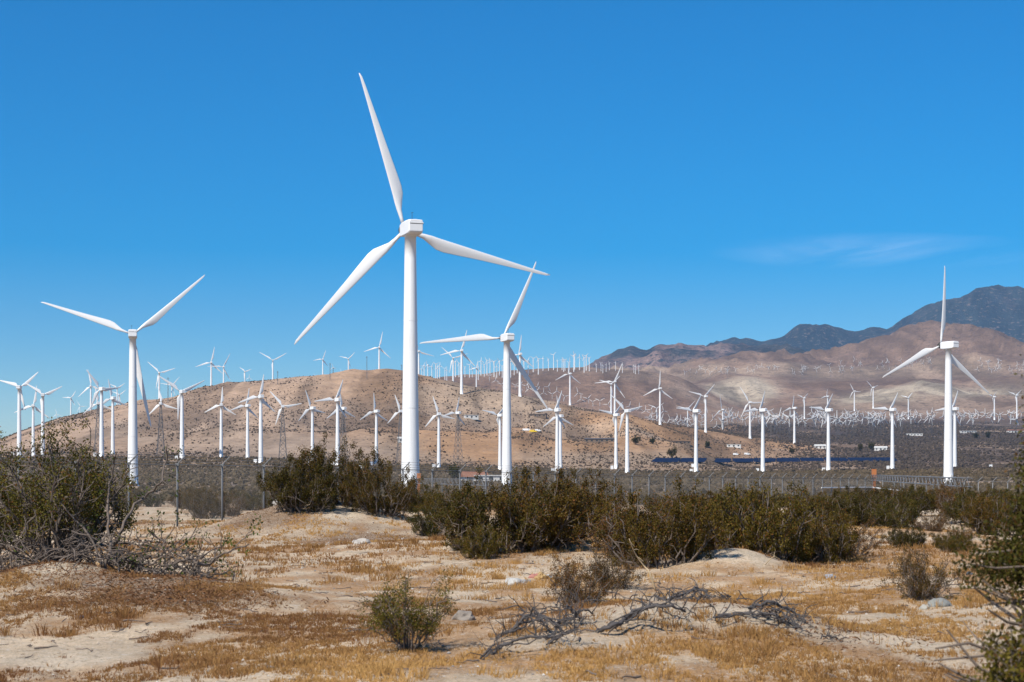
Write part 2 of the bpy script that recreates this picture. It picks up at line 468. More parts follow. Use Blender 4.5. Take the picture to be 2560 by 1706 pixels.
streak = fbm(XX / 34 + 3, DD / 420, 4, .6) * (1 - sm(3000, 3300, DD)) + fbm(XX / 80 + 1, DD / 800, 5, .65) * sm(3000, 3300, DD)
col = col * (1 + (sm(.36, .62, streak) * .5 - .27) * sm(1150, 1500, DD))[..., None]
M['sand'] = terrain_mat("sand_ground", [.7, 5.0, 30.0], .76, 1.2,
                        [(9.0, .57, .66, (.60, .53, .44), .5), (26.0, .60, .66, (.70, .65, .57), .7), (16.0, .59, .66, (.14, .09, .05), .8), (5.0, .6, .68, (.25, .15, .08), .6)], .9, .05)
M['hillside'] = terrain_mat("tan_hillside", [.012, .06, .4], .78, 1.18, [(.16, .57, .66, (.10, .075, .055), .6), (.02, .58, .7, (.42, .31, .22), .5)], .8, 1.)
M['ridge'] = terrain_mat("red_brown_slope", [.006, .03, .15], .74, 1.16, [(.06, .55, .63, (.10, .072, .058), .7), (.018, .56, .68, (.15, .10, .08), .5)], 1., 6.)
M['mountain'] = terrain_mat("chaparral_mountain", [.005, .022, .08], .68, 1.32, [(.035, .53, .60, (.045, .05, .045), .85), (.03, .56, .66, (.30, .22, .17), .6)], 1., 22.)

SPLIT = [('ground', 0, 1100, 'sand'), ('hill', 1100, 3000, 'hillside'), ('ridge', 3000, 5000, 'ridge'), ('brown_hills', 5000, 6900, 'ridge'), ('mountain', 6900, 14600, 'mountain')]
for (nm, d0, d1, mt) in SPLIT:
    i0 = int(np.searchsorted(rows, d0)); i1 = min(int(np.searchsorted(rows, d1)), NR - 1)
    zz = Z[i0:i1 + 1]; n = zz.shape[0]
    V = np.stack([XX[i0:i1 + 1], DD[i0:i1 + 1], zz], -1).reshape(-1, 3)
    i = np.arange(n - 1)[:, None] * NC; j = np.arange(NC - 1)[None, :]
    f = np.stack([i + j, i + j + 1, i + NC + j + 1, i + NC + j], -1).reshape(-1, 4)
    tag(obj(nm, mesh(nm, V, f, M[mt], col[i0:i1 + 1].reshape(-1, 3), True)), kind='structure')
# the desert goes on around and behind the camera
k = 64
t = np.arange(k) * 2 * math.pi / k
R_ = [0.0, 30.0, 400.0, 6000.0, 24000.0]
V = [(0, 0, -1.2)]
for rr_ in R_[1:]:
    V += [(rr_ * math.cos(q), rr_ * math.sin(q), -1.2 if rr_ < 100 else -4) for q in t]
f3 = [(0, 1 + q, 1 + (q + 1) % k) for q in range(k)]
f4 = [(1 + s * k + q, 1 + (s + 1) * k + q, 1 + (s + 1) * k + (q + 1) % k, 1 + s * k + (q + 1) % k) for s in range(len(R_) - 2) for q in range(k)]
tag(obj('desert_floor', mesh('desert_floor', V, [np.array(f4), np.array(f3)], M['sand'], np.zeros((len(V), 3)) + C(.36, .27, .19))), kind='structure')

# ------------------------------------------------------------------ wind turbines
def blade_mesh():
    st = [(.0, .52, .52, 0), (.06, .55, .52, 0), (.11, .8, .46, 14), (.16, 1.35, .40, 13), (.21, 1.78, .36, 11), (.26, 1.86, .33, 10), (.35, 1.66, .28, 8), (.5, 1.3, .21, 5), (.65, 1.0, .16, 3), (.8, .72, .11, 2), (.92, .5, .08, 1), (.975, .36, .06, 1), (1., .12, .03, 0)]
    K = 14; V = []
    t = np.arange(K) * 2 * math.pi / K
    for (s, ch, th, tw) in st:
        w = sm(.05, .2, np.array(s))
        x = np.cos(t) * .5; y = np.sin(t) * .5
        ax = np.where(x > 0, 1 - 0.9 * (2 * x) ** 1.0, 1.0) * w + (1 - w)
        X = x * ch + w * (ch * .5 - .42 - .1 * s)        # straight leading edge, belly on the trailing side
        Y = y * (th if w > .5 else ch) * (ax * .9 + .1)
        if w < .5: Y = y * (ch * (1 - w * 2) + th * w * 2)
        a = math.radians(tw)
        X, Y = X * math.cos(a) - Y * math.sin(a), X * math.sin(a) + Y * math.cos(a)
        z = .55 + s * 25.45
        V += [(X[i], Y[i] + .006 * (s * 10) ** 2, z) for i in range(K)]
    n = len(st)
    i = np.arange(n - 1)[:, None] * K; j = np.arange(K)[None, :]; j2 = (j + 1) % K
    f = np.stack([i + j, i + j2, i + K + j2, i + K + j], -1).reshape(-1, 4)
    cap = [np.arange(K)[::-1][None, :], ((n - 1) * K + np.arange(K))[None, :]]
    return mesh('blade', V, [f] + cap, M['blade'], smooth=True)


def lathe(name, prof, mat, k=28, smooth=True):
    t = np.arange(k) * 2 * math.pi / k
    V = np.array([[(r_ * math.cos(q), r_ * math.sin(q), z) for q in t] for (r_, z) in prof]).reshape(-1, 3)
    n = len(prof)
    i = np.arange(n - 1)[:, None] * k; j = np.arange(k)[None, :]; j2 = (j + 1) % k
    f = np.stack([i + j, i + j2, i + k + j2, i + k + j], -1).reshape(-1, 4)
    return mesh(name, V, [f, ((n - 1) * k + np.arange(k))[None, :]], mat, smooth=smooth)


H0 = 42.0
prof = [(1.75, -.6), (1.75, .25), (1.6, .26)] + [(1.50 - .62 * (z / 41.0) ** .92, z) for z in (.3, 4, 8, 12.6, 12.7, 17, 21, 26.6, 26.7, 32, 37, 40.5)] + [(1.0, 40.5), (1.0, 40.75), (.9, 40.75)]
ME_tower = lathe('tower', prof, M['white'])
ME_seam = []
for z in (13.6, 27.3):
    mb = MB(); mb.tube([(0, 0, z - .06), (0, 0, z + .06)], 1.53 - .62 * (z / 41) ** .92, 28, False)
    ME_seam.append(mb.mesh('weld_seam', M['white']))
mb = MB(); mb.box(-.42, .42, -1.56, -1.3, .9, 3.0)
ME_door = mb.mesh('door', M['cabinet'])
mb = MB()
for q in range(5): mb.box(-.5, .5, -2.7 + q * .22, -2.48 + q * .22, -.2, .08 + q * .17)
ME_steps = mb.mesh('door_steps', M['galv'])


def nacelle_mesh():
    # cross sections (half width, bottom, shoulder, top) from the rear end to the hub; eight-sided with a rounded cover
    st = [(-3.3, 1.02, -.72, .96), (-3.22, 1.1, -.86, 1.06), (-2.6, 1.16, -1.06, 1.14), (-1.0, 1.18, -1.1, 1.2), (1.2, 1.16, -1.08, 1.18), (2.3, 1.1, -.95, 1.08), (2.45, 1.0, -.85, .98)]
    V = []
    for (y, w, b, tp) in st:
        V += [(-w * .9, y, b), (w * .9, y, b), (w, y, b + .14), (w, y, tp - .22), (w * .88, y, tp - .04), (0, y, tp + .03), (-w * .88, y, tp - .04), (-w, y, tp - .22), (-w, y, b + .14)]
    K = 9; n = len(st)
    i = np.arange(n - 1)[:, None] * K; j = np.arange(K)[None, :]; j2 = (j + 1) % K
    f = np.stack([i + j, i + j2, i + K + j2, i + K + j], -1).reshape(-1, 4)
    return mesh('nacelle', V, [f, np.arange(K)[None, :], ((n - 1) * K + np.arange(K))[::-1][None, :]], M['nacelle'])


ME_nac = nacelle_mesh()
mb = MB(); mb.box(-.98, 1.175, -3.315, -2.5, .36, .46)
ME_vent = mb.mesh('vent_slot', M['gap'])
mb = MB(); mb.box(-1.04, 1.19, -3.335, -2.3, .46, .62)
ME_hood = mb.mesh('vent_hood', M['nacelle'])
mb = MB(); mb.bar((-.3, -2.0, 1.1), (-.3, -2.0, 2.3), .035); mb.bar((-.5, -2.0, 2.2), (-.1, -2.0, 2.3), .03)
ME_vane = mb.mesh('wind_vane', M['dark'])
mb = MB(); mb.tube([(0, 2.4, 0), (0, 2.7, 0), (0, 3.6, 0), (0, 4.1, 0), (0, 4.3, 0)], [.8, .95, .95, .7, .2], 18)
ME_hub = mb.mesh('hub', M['dark'], True)
mb = MB(); mb.tube([(0, 0, .35), (0, 0, .75)], .62, 16)
ME_cuff = mb.mesh('root_cuff', M['dark'], True)
ME_blade = blade_mesh()


def lattice_mesh(Hh=41.0, w0=3.2, w1=.55, n=9, r=.11):
    mb = MB()
    c = [(-1, -1), (1, -1), (1, 1), (-1, 1)]
    W = lambda z: w0 + (w1 - w0) * (z / Hh) ** .85
    zs = np.linspace(0, Hh, n + 1) ** .95; zs = zs / zs[-1] * Hh
    for (sx, sy) in c: mb.tube([(sx * W(z), sy * W(z), z) for z in zs], r * 1.5, 4)
    for a, b in zip(zs[:-1], zs[1:]):
        for q in range(4):
            (ax, ay), (bx, by) = c[q], c[(q + 1) % 4]
            mb.bar((ax * W(a), ay * W(a), a), (bx * W(b), by * W(b), b), r, 3)
            mb.bar((bx * W(a), by * W(a), a), (ax * W(b), ay * W(b), b), r, 3)
            mb.bar((ax * W(b), ay * W(b), b), (bx * W(b), by * W(b), b), r, 3)
    return mb.mesh('lattice_tower', M['lattice'])


ME_lat = lattice_mesh()


def fit_rotor(hx, hy, Hpx, tips, yaw0=20.0):
    """yaw, first blade angle and blade length ratio that best explain the tips read off the photo"""
    best = None
    tips = np.array(tips, float)
    for yaw in (4, 8, 12, 16, 20, 24, 28, 32, 36) if len(tips) > 1 else [yaw0]:
        c = math.cos(math.radians(yaw)); dx = -3.3 / 42 * Hpx * math.sin(math.radians(yaw))
        for ra in (.34, .38, .42, .46, .5, .54, .58, .62, .66):
            for ph in np.arange(0, 120, 4.0):
                a = np.radians(ph + np.array([0, 120, 240]))
                P = np.stack([hx + dx + ra * Hpx * np.cos(a) * c, hy - ra * Hpx * np.sin(a)], -1)
                e = np.linalg.norm(tips[:, None] - P[None], axis=2).min(1)
                s = (e ** 2).sum() / Hpx ** 2 + ((yaw - yaw0) / 60) ** 2 * .02 + (ra - .5) ** 2 * .02
                if best is None or s < best[0]: best = (s, yaw, ph, ra)
    return best[1:]


def turbine(hx, hy, bx, by, tips, label, group, lattice=False, rng=(900, 3600), fixed=None, detail=True, D=None):
    Hpx = by - hy
    if D is None: D = hit(bx, by, rng[0], rng[1], H0 * F / Hpx)
    X = (bx - 1280) * D / F
    z0 = gz(X, D)
    Hh = EYE + (HZ - hy) * D / F - z0
    yaw, ph, ra = fixed or fit_rotor(hx, hy, Hpx, tips)
    s = Hh / H0
    root = empty('wind_turbine', (X, D, z0), math.radians(yaw), s)
    tag(root, label, 'wind turbine', group)
    if lattice: obj('lattice_tower', ME_lat, root)
    else:
        tw = obj('tower', ME_tower, root)
        if detail:
            obj('door', ME_door, tw); obj('door_steps', ME_steps, tw); [obj('weld_seam', q_, tw) for q_ in ME_seam]
    nc = obj('nacelle', ME_nac, root, (0, 0, H0 - .25))
    if detail:
        obj('vent_slot', ME_vent, nc); obj('vent_hood', ME_hood, nc); obj('wind_vane', ME_vane, nc)
    obj('hub', ME_hub, root, (0, 0, H0))
    kb = ra * Hpx * D / F / s / 26.0
    for q in range(3):
        th = math.radians(90 - (ph + 120 * q))
        b = obj('blade', ME_blade, root, (0, 3.3, H0), (0, th, 0), (max(kb, 1.) * (1.2 if Hpx < 300 else 1.05),) * 2 + (kb,))
        if detail: obj('root_cuff', ME_cuff, b)
    return root, D, X, z0


# four tall ones in front
GB = 'tall turbines in front'
turbine(1027, 569, 1026, 1232, [(914, 192), (758, 855), (1370, 668)], 'tallest white wind turbine, front centre, tower rising past the top of every other', GB, D=269, fixed=(19.4, 105.4, .615))
turbine(340, 834, 332, 1216, [(113, 758), (511, 688), (377, 1058)], 'tall white wind turbine at left, two blades spread like arms, third hanging behind tower', GB, D=486)
turbine(1269, 843, 1267, 1218, [(1058, 857), (1355, 655), (1368, 1018)], 'tall white wind turbine just right of the tallest one, one blade pointing level left', GB, D=486)
turbine(2371, 862, 2371, 1212, [(2383, 660), (2195, 940), (2503, 980)], 'tall white wind turbine at far right, one blade pointing straight up over the mountains', GB, D=530)

# the rest: hub x, hub y, foot x, foot y, blade tips, lattice?, label
T = [
 (51, 968, 48, 1141, [(16, 957), (98, 923), (58, 1013)], 0, 'leftmost white turbine, standing on the plain behind the big green bush'),
 (86, 1014, 83, 1116, [(92, 965), (38, 1033), (126, 1046)], 0, 'turbine with one blade straight up, second from the left edge'),
 (111, 987, 107, 1124, [(68, 959), (159, 968)], 0, 'white turbine third from the left edge, two blades raised in a wide V'),
 (141, 1036, 141, 1057, [(140, 1014), (128, 1046), (162, 1040)], 0, 'very small turbine low on the left end of the hill crest'),
 (178, 995, 177, 1047, [(155, 994), (192, 978), (188, 1016)], 0, 'small turbine on the left hill crest, first clear of the front row'),
 (200, 1016, 200, 1042, [(190, 1002), (219, 1021), (192, 1035)], 0, 'short grey turbine on left hill crest just right of a taller one'),
 (228, 965, 227, 1050, [(222, 926), (197, 993), (268, 980)], 0, 'white turbine on the left hill shoulder with a near upright blade'),
 (246, 1008, 245, 1138, [(239, 961), (208, 1038), (279, 1025)], 1, 'turbine on a dark lattice tower between the left white towers'),
 (257, 972, 254, 1142, [(230, 934), (286, 968), (241, 1005)], 0, 'white turbine at foot of the hill, left of the tall left turbine by two'),
 (284, 995, 282, 1134, [(261, 1008), (307, 1008)], 0, 'white turbine at hill foot directly left of the tall left turbine'),
 (293, 970, 293, 1021, [(273, 960), (313, 959)], 0, 'small crest turbine with wide V blades left of the tall left turbine'),
 (299, 987, 298, 1042, [(281, 980), (319, 975)], 0, 'small turbine low on the hill crest touching the tall left tower'),
 (397, 932, 398, 1008, [(368, 905), (439, 922), (390, 974)], 0, 'crest turbine right of the tall left one, long blade out to upper left'),
 (401, 1009, 402, 1138, [(385, 1043), (408, 960)], 1, 'turbine on a lattice tower at hill foot right of the tall left turbine'),
 (430, 964, 429, 1008, [(402, 960), (453, 938)], 0, 'small dark-towered turbine on crest behind the stout white one'),
 (459, 979, 455, 1149, [(403, 950), (511, 949), (432, 1051)], 0, 'stout white turbine at the hill foot, blades spread in a wide Y'),
 (530, 906, 528, 987, [(538, 866), (489, 918), (556, 931)], 0, 'white crest turbine with blade straight up, left of a pair'),
 (562, 917, 559, 982, [(577, 883), (577, 952)], 0, 'crest turbine seen nearly edge on, right of a pair'),
 (555, 1012, 553, 1145, [(559, 967), (514, 1032), (591, 1036)], 0, 'hill-foot turbine with an upright blade and two drooping ones, below the crest pair'),
 (620, 1014, 619, 1148, [(583, 1022), (628, 978), (640, 1035)], 0, 'white hill-foot turbine just left of a taller twin with a cabinet'),
 (613, 929, 612, 980, [(603, 921), (630, 922)], 0, 'thin white crest turbine with blurred pale blades'),
 (623, 945, 623, 968, [(623, 935), (615, 949), (631, 949)], 1, 'tiny dark turbine on the crest beside a thin white tower'),
 (654, 991, 652, 1159, [(665, 933), (605, 1006), (684, 1021)], 0, 'tall hill-foot turbine with white cabinet to the left of its base'),
 (682, 901, 682, 961, [(648, 882), (718, 881)], 0, 'crest turbine with two blades raised in a clear Y against the sky'),
 (706, 1016, 707, 1146, [(677, 978), (753, 1010), (687, 1061)], 1, 'lattice turbine at hill foot with bright wide blades, left of centre'),
 (784, 1020, 781, 1157, [(772, 980), (750, 1051), (810, 1029)], 0, 'plain white hill-foot turbine between lattice turbine and a tall white one'),
 (808, 898, 807, 950, [(815, 876), (786, 902), (822, 917)], 0, 'crest turbine left of a met mast, one blade nearly up'),
 (872, 897, 871, 948, [(850, 891), (890, 881)], 0, 'crest turbine with two short raised blades left of the thin met mast'),
 (847, 999, 844, 1165, [(865, 949), (807, 1002), (869, 1038)], 0, 'tall white hill-foot turbine in front of a lattice one'),
 (854, 1021, 858, 1163, [(826, 1044), (869, 1040)], 1, 'lattice turbine half hidden behind a white tower at hill foot'),
 (943, 1028, 941, 1164, [(942, 980), (907, 1047), (967, 1046)], 0, 'white hill-foot turbine last before the tallest tower, blade upright'),
 (998, 1028, 1001, 1155, [(988, 983), (967, 1060)], 1, 'lattice turbine peeking out left of the tallest tower'),
 (949, 868, 948, 943, [(957, 830), (910, 881), (979, 896)], 0, 'highest crest turbine left of the tallest one, on the hill summit'),
 (1045, 878, 1047, 956, [(1083, 891)], 0, 'crest turbine mostly hidden by the tallest tower, one blade showing right'),
 (1098, 1035, 1097, 1171, [(1089, 994), (1062, 1069)], 0, 'white hill-foot turbine first right of the tallest tower'),
 (1141, 1032, 1145, 1157, [(1149, 987), (1112, 1039)], 1, 'lattice turbine between tallest tower and the one at its right'),
 (1132, 895, 1133, 963, [(1104, 866), (1171, 885), (1122, 934)], 0, 'brownish crest turbine with blades in an X with the white one beside'),
 (1156, 876, 1154, 985, [(1169, 824), (1097, 890), (1191, 915)], 0, 'tall white turbine on the hill shoulder under the level blade'),
 (1192, 920, 1191, 971, [(1176, 928), (1200, 900)], 0, 'small turbine on the hill shoulder left of the second tall tower'),
 (1302, 885, 1300, 992, [(1307, 833), (1335, 916)], 0, 'white turbine on hill shoulder directly right of the second tall tower'),
 (1252, 1038, 1250, 1175, [(1283, 1014), (1236, 1042)], 0, 'white turbine hiding behind the left edge of the second tall tower'),
 (1426, 934, 1425, 1013, [(1427, 891), (1389, 951), (1453, 960)], 0, 'crest turbine with blade straight up, alone on the hill shoulder'),
 (1396, 1025, 1393, 1185, [(1413, 972), (1350, 1028)], 0, 'front one of two overlapping white towers on the plain'),
 (1402, 1040, 1401, 1174, [(1363, 1066), (1396, 987)], 0, 'rear one of two overlapping white towers on the plain'),
 (1537, 954, 1537, 1036, [(1557, 909), (1487, 958), (1566, 996)], 0, 'crest turbine with a long blade level left, front one of a close pair'),
 (1527, 960, 1528, 1034, [(1500, 952), (1556, 940)], 0, 'crest turbine behind another of a close pair, dark narrow tower'),
 (1568, 1027, 1568, 1184, [(1539, 995), (1611, 1016), (1547, 1082)], 0, 'white turbine on the plain with a lower-left blade hanging, right of a pair'),
 (1538, 1037, 1540, 1172, [(1567, 1002), (1514, 1033)], 0, 'white turbine on the plain under the close crest pair'),
 (1652, 971, 1650, 1062, [(1656, 926), (1608, 989), (1686, 999)], 0, 'crest turbine with blade straight up against the red ridge'),
 (1642, 1021, 1642, 1057, [(1608, 1005), (1671, 999)], 0, 'small turbine with raised V blades at the shoulder of the hill'),
 (1766, 991, 1764, 1081, [(1724, 978), (1792, 960)], 0, 'turbine in front of the pale cliff with one blade up right'),
 (1720, 1023, 1719, 1069, [(1687, 1010), (1741, 999)], 0, 'small turbine with wide V blades left of a tall plain turbine'),
 (1741, 1027, 1740, 1182, [(1754, 971), (1695, 1031), (1724, 1076)], 0, 'white plain turbine with two cabinets at its left foot, by the solar field'),
 (1807, 1024, 1807, 1084, [(1800, 987), (1781, 1047), (1831, 1038)], 0, 'mid-sized turbine at the hill end with drooping side blades'),
 (1875, 1006, 1875, 1097, [(1852, 968), (1918, 1006), (1853, 1046)], 0, 'turbine with a blade level right, below the second pale cliff'),
 (1907, 1025, 1907, 1182, [(1925, 978), (1877, 1026), (1915, 1043)], 0, 'white plain turbine in front of the solar field, second from its left'),
 (1986, 1020, 1986, 1110, [(1992, 976), (1955, 1028), (1994, 1032)], 0, 'turbine with an upright blade just right of the second solar-field one'),
 (2011, 995, 2011, 1047, [(1993, 987), (2023, 984)], 0, 'small turbine with raised V blades above the crowded row'),
 (2070, 1025, 2071, 1179, [(2094, 979), (2045, 1023)], 0, 'white plain turbine in front of the solar field with blade up right'),
 (2069, 991, 2069, 1046, [(2070, 972), (2050, 997), (2076, 1002)], 0, 'small turbine peeping above a white plain turbine'),
 (2136, 978, 2136, 1028, [(2155, 979)], 0, 'thin turbine with one blade level right, seen edge on'),
 (2182, 969, 2183, 1020, [(2169, 954), (2200, 964), (2177, 995)], 0, 'small turbine high on the tan slope with crossed blades'),
 (2231, 1024, 2231, 1175, [(2249, 987), (2180, 1022), (2250, 1075)], 0, 'white plain turbine at the right end of the solar field'),
 (2270, 994, 2271, 1048, [(2284, 977), (2257, 988)], 0, 'small turbine right of the solar field turbine, under tan slope'),
 (2386, 1022, 2387, 1172, [(2401, 979), (2336, 1025), (2407, 1069)], 0, 'white turbine half hidden behind the far right tall tower'),
 (2484, 992, 2486, 1050, [(2469, 984), (2492, 979)], 0, 'small turbine second from the right edge of the picture'),
 (2542, 988, 2542, 1047, [(2521, 980), (2559, 977)], 0, 'small turbine at the right edge of the picture'),
 (785, 940, 785, 952, [(785, 922), (770, 950), (792, 949)], 1, 'tiny turbine peeping over the crest left of a white crest turbine'),
 (833, 919, 833, 948, [(831, 910), (840, 921), (826, 927)], 1, 'tiny dark turbine on crest beside the two thin masts'),
 (852, 931, 852, 948, [(852, 922), (844, 937), (860, 935)], 1, 'tiny dark turbine on crest between two white crest turbines'),
]
FEET = []
for (hx, hy, bx, by, tips, lat, lab) in T:
    big = by > 1115
    rt, D, X, z0 = turbine(hx, hy, bx, by, tips, lab, 'turbines along the hill', bool(lat), rng=(880, 1260) if big else (1250, 4600), detail=(by - hy) > 120)
    FEET.append((bx, by, D, X, z0))


# ---- small far machines: each a single mesh, a few poses
def small_mesh(ph, lat):
    mb = MB()
    if lat:
        for q in range(3):
            a = q * 2.094
            mb.tube([(1.1 * math.cos(a), 1.1 * math.sin(a), -1), (.2 * math.cos(a), .2 * math.sin(a), 24)], .075, 3, False)
        for z in (5, 10, 15, 20): mb.tube([(0, 0, z), (0, 0, z + .15)], 1.1 - z * .04, 3, False)
    else: mb.tube([(0, 0, -1), (0, 0, 24)], [.85, .5], 7, False)
    mb.box(-.6, .6, -1.8, 1.4, 23.6, 24.9)
    V, fs = mb.get()
    nt_ = sum(len(f) for f in fs)
    m2 = MB()
    for q in range(3):
        a = math.radians(ph + q * 120)
        c, s = math.cos(a), math.sin(a)
        st = [(.4, .4, .25), (2.2, .85, .25), (9.6 if lat else 6.2, .4, .12)]
        P = []
        for (r_, w, th) in st:
            for (u, v) in ((-w * .4, -th), (w * .6, -th), (w * .6, th), (-w * .4, th)):
                P.append((r_ * c - u * s, 1.7 + v, 24.3 + r_ * s + u * c))
        f = []
        for i in range(2):
            for j in range(4): f.append((i * 4 + j, i * 4 + (j + 1) % 4, i * 4 + 4 + (j + 1) % 4, i * 4 + 4 + j))
        f.append((8, 9, 10, 11)); f.append((3, 2, 1, 0))
        m2.add(P, f)
    V2, fs2 = m2.get()
    me = mesh('far_wind_turbine', np.vstack([V, V2]), fs + [fs2[0] + len(V)], M['lattice'] if lat else M['white'])
    me.materials.append(M['blade'])
    idx = np.zeros(nt_ + len(fs2[0]), dtype=np.int32); idx[nt_:] = 1
    me.polygons.foreach_set("material_index", idx)
    return me


SM_L = [small_mesh(p_, True) for p_ in range(0, 120, 15)]
SM_W = [small_mesh(p_ + 5, False) for p_ in range(0, 120, 20)]
rs = np.random.default_rng(11)


def small(pxx, pyy, lo, hi, meshes, sc, label, group, guess=None):
    D = hit(pxx, pyy, lo, hi, guess)
    X = (pxx - 1280) * D / F
    o = obj('far_wind_turbine', meshes[rs.integers(len(meshes))], None, (X, D, gz(X, D)), (0, 0, math.radians(rs.normal(20, 14))), sc)
    return tag(o, label, 'wind turbine', group)


# white tubular ones along the far ridge, photo x and tower heights read off the photo
for cx in (200, 222, 255, 292, 330, 345, 365, 413, 430, 510, 543, 597, 640, 665, 720, 745, 775, 800, 828, 865, 890, 915, 940, 1018, 1050, 1078, 1140, 1178, 1225, 1272, 1315, 1365, 1412, 1447, 1490, 1505, 1517, 1548, 1598, 1606, 1650, 1693, 1712, 1740, 1805, 1848, 1865, 1895, 1925, 1982, 2045, 2150, 2165, 2195):
    pxx = 1000 + cx / 3.677
    ty = float(np.interp(pxx, [1050, 1200, 1300, 1400, 1480, 1600], [945, 937, 930, 921, 922, 924])) + rs.uniform(2, 13)
    tall = rs.uniform(.95, 1.5) if pxx < 1480 else rs.uniform(.65, .8)
    small(pxx, ty, 3300, 4250, SM_W, tall, 'distant white tubular turbine in the crowd along the far ridge top', 'turbines on the far ridge')
# lattice machines on the ridge flank
for (pxx, pyy) in [(1288, 985), (1300, 992), (1315, 990), (1322, 1000), (1345, 988), (1343, 1002), (1360, 1005), (1372, 993), (1381, 1012), (1393, 1000), (1412, 1018), (1446, 1012), (1453, 1022), (1470, 1025), (1482, 1030), (1500, 1032), (1520, 1038), (1575, 1040), (1600, 1048), (1627, 1050), (1615, 1055), (1640, 1058), (1660, 1056), (1240, 975), (1225, 968), (1255, 985)]:
    small(pxx, pyy + 6, 2900, 3900, SM_L, rs.uniform(.95, 1.2), 'small lattice turbine on the flank of the red ridge behind the hill', 'lattice turbines on the ridge flank')
# crowded rows at the foot of the tan hills
lab = 'small white lattice turbine in the crowded rows below the tan hills'
k = 0
while k < 205:
    pxx = rs.uniform(1600, 2560) if k % 5 else rs.uniform(1850, 2320)
    pyy = rs.uniform(1064, 1092) + (8 if pxx < 1800 else 0)
    small(pxx, pyy, 2150, 3300, SM_L, rs.uniform(.8, 1.05), lab, 'crowded turbine rows', 2900)
    k += 1
for cx in (25, 110, 200, 420, 512, 640):
    small(1920 + cx / 3.677, 1104, 2000, 2800, SM_L, 1.2, 'lattice turbine in the single row in front of the crowded rows', 'single front row of lattice turbines')
# specks on the far slopes: one mass
vs, fs_, mi_, nv = [], [], [], 0
spots = [(rs.uniform(1700, 2110), rs.uniform(932, 952)) for k in range(40)] + [(rs.uniform(2090, 2330), rs.uniform(916, 950)) for k in range(26)] + [(rs.uniform(2440, 2570), rs.uniform(918, 946)) for k in range(26)]
for (pxx, pyy) in spots:
    D = hit(pxx, pyy, 4700, 6100); X = (pxx - 1280) * D / F
    src = SM_L[rs.integers(len(SM_L))]
    co = np.zeros(len(src.vertices) * 3, dtype=np.float32); src.vertices.foreach_get("co", co); co = co.reshape(-1, 3) * rs.uniform(.8, 1.05)
    an = math.radians(rs.normal(20, 14)); c_, s_ = math.cos(an), math.sin(an)
    co = np.stack([co[:, 0] * c_ - co[:, 1] * s_ + X, co[:, 0] * s_ + co[:, 1] * c_ + D, co[:, 2] + gz(X, D)], -1)
    vs.append(co)
    fs_ += [[i + nv for i in p_.vertices] for p_ in src.polygons]
    mi_ += [p_.material_index for p_ in src.polygons]
    nv += len(co)
me = bpy.data.meshes.new('far_turbine_field'); me.from_pydata(np.vstack(vs).tolist(), [], fs_); me.materials.append(M['lattice']); me.materials.append(M['blade']); me.polygons.foreach_set('material_index', mi_); me.update()
tag(obj('far_turbine_field', me), 'specks of white turbines scattered over the far slopes', 'turbine field', kind='stuff')

# ------------------------------------------------------------------ cabinets, masts, poles
mb = MB(); mb.box(-1.1, 1.1, -.9, .9, -.3, .15)
ME_pad = mb.mesh('pad', M['stucco'])
mb = MB(); mb.box(-1.0, 1.0, -.8, .8, .15, 2.3)
ME_cab = mb.mesh('cabinet', M['cabinet'])
mb = MB(); mb.box(-1.08, 1.08, -.88, .88, 2.3, 2.45)
ME_lid = mb.mesh('roof', M['cabinet'])
mb = MB(); mb.box(-.43, .43, -.83, -.8, .3, 2.1)
ME_cdoor = mb.mesh('cabinet_door', M['white'])
CAB = [(32, 1138, 'white cabinet beside the leftmost turbine'), (237, 1141, 'white cabinet left of a turbine behind the big bush'), (441, 1148, 'white cabinet left of the stout hill-foot turbine'),
       (639, 1158, 'white cabinet left of the tall hill-foot turbine'), (770, 1157, 'white cabinet by the plain hill-foot turbine'), (832, 1164, 'white cabinet by the turbine with the lattice one behind'), (930, 1164, 'white cabinet by the last turbine before the tallest'),
       (1085, 1170, 'white cabinet by the first turbine right of the tallest'), (1382, 1181, 'white cabinet left of the two overlapping towers'), (1530, 1173, 'white cabinet by the turbine under the crest pair'),
       (1728, 1182, 'near white cabinet at left foot of the solar-field turbine'), (1732, 1168, 'upper white cabinet behind the solar-field turbine'), (1894, 1180, 'white cabinet by the second solar-field turbine'), (2059, 1178, 'white cabinet by the third solar-field turbine'),
       (2220, 1173, 'white cabinet by the turbine at the solar field end'), (2477, 1170, 'lone white cabinet out on the plain at far right')]
for (cx, cy, lb) in CAB:
    D = hit(cx, cy, 850, 1300, 1120); X = (cx - 1280) * D / F
    e = empty('equipment_cabinet', (X, D, gz(X, D)), RNG.uniform(-.3, .3), 1.0)
    tag(e, lb, 'cabinet', 'equipment cabinets at turbine feet')
    obj('cabinet', ME_cab, e); obj('pad', ME_pad, e); obj('roof', ME_lid, e); obj('cabinet_door', ME_cdoor, e, (-.47, 0, 0)); obj('cabinet_door', ME_cdoor, e, (.47, 0, 0))


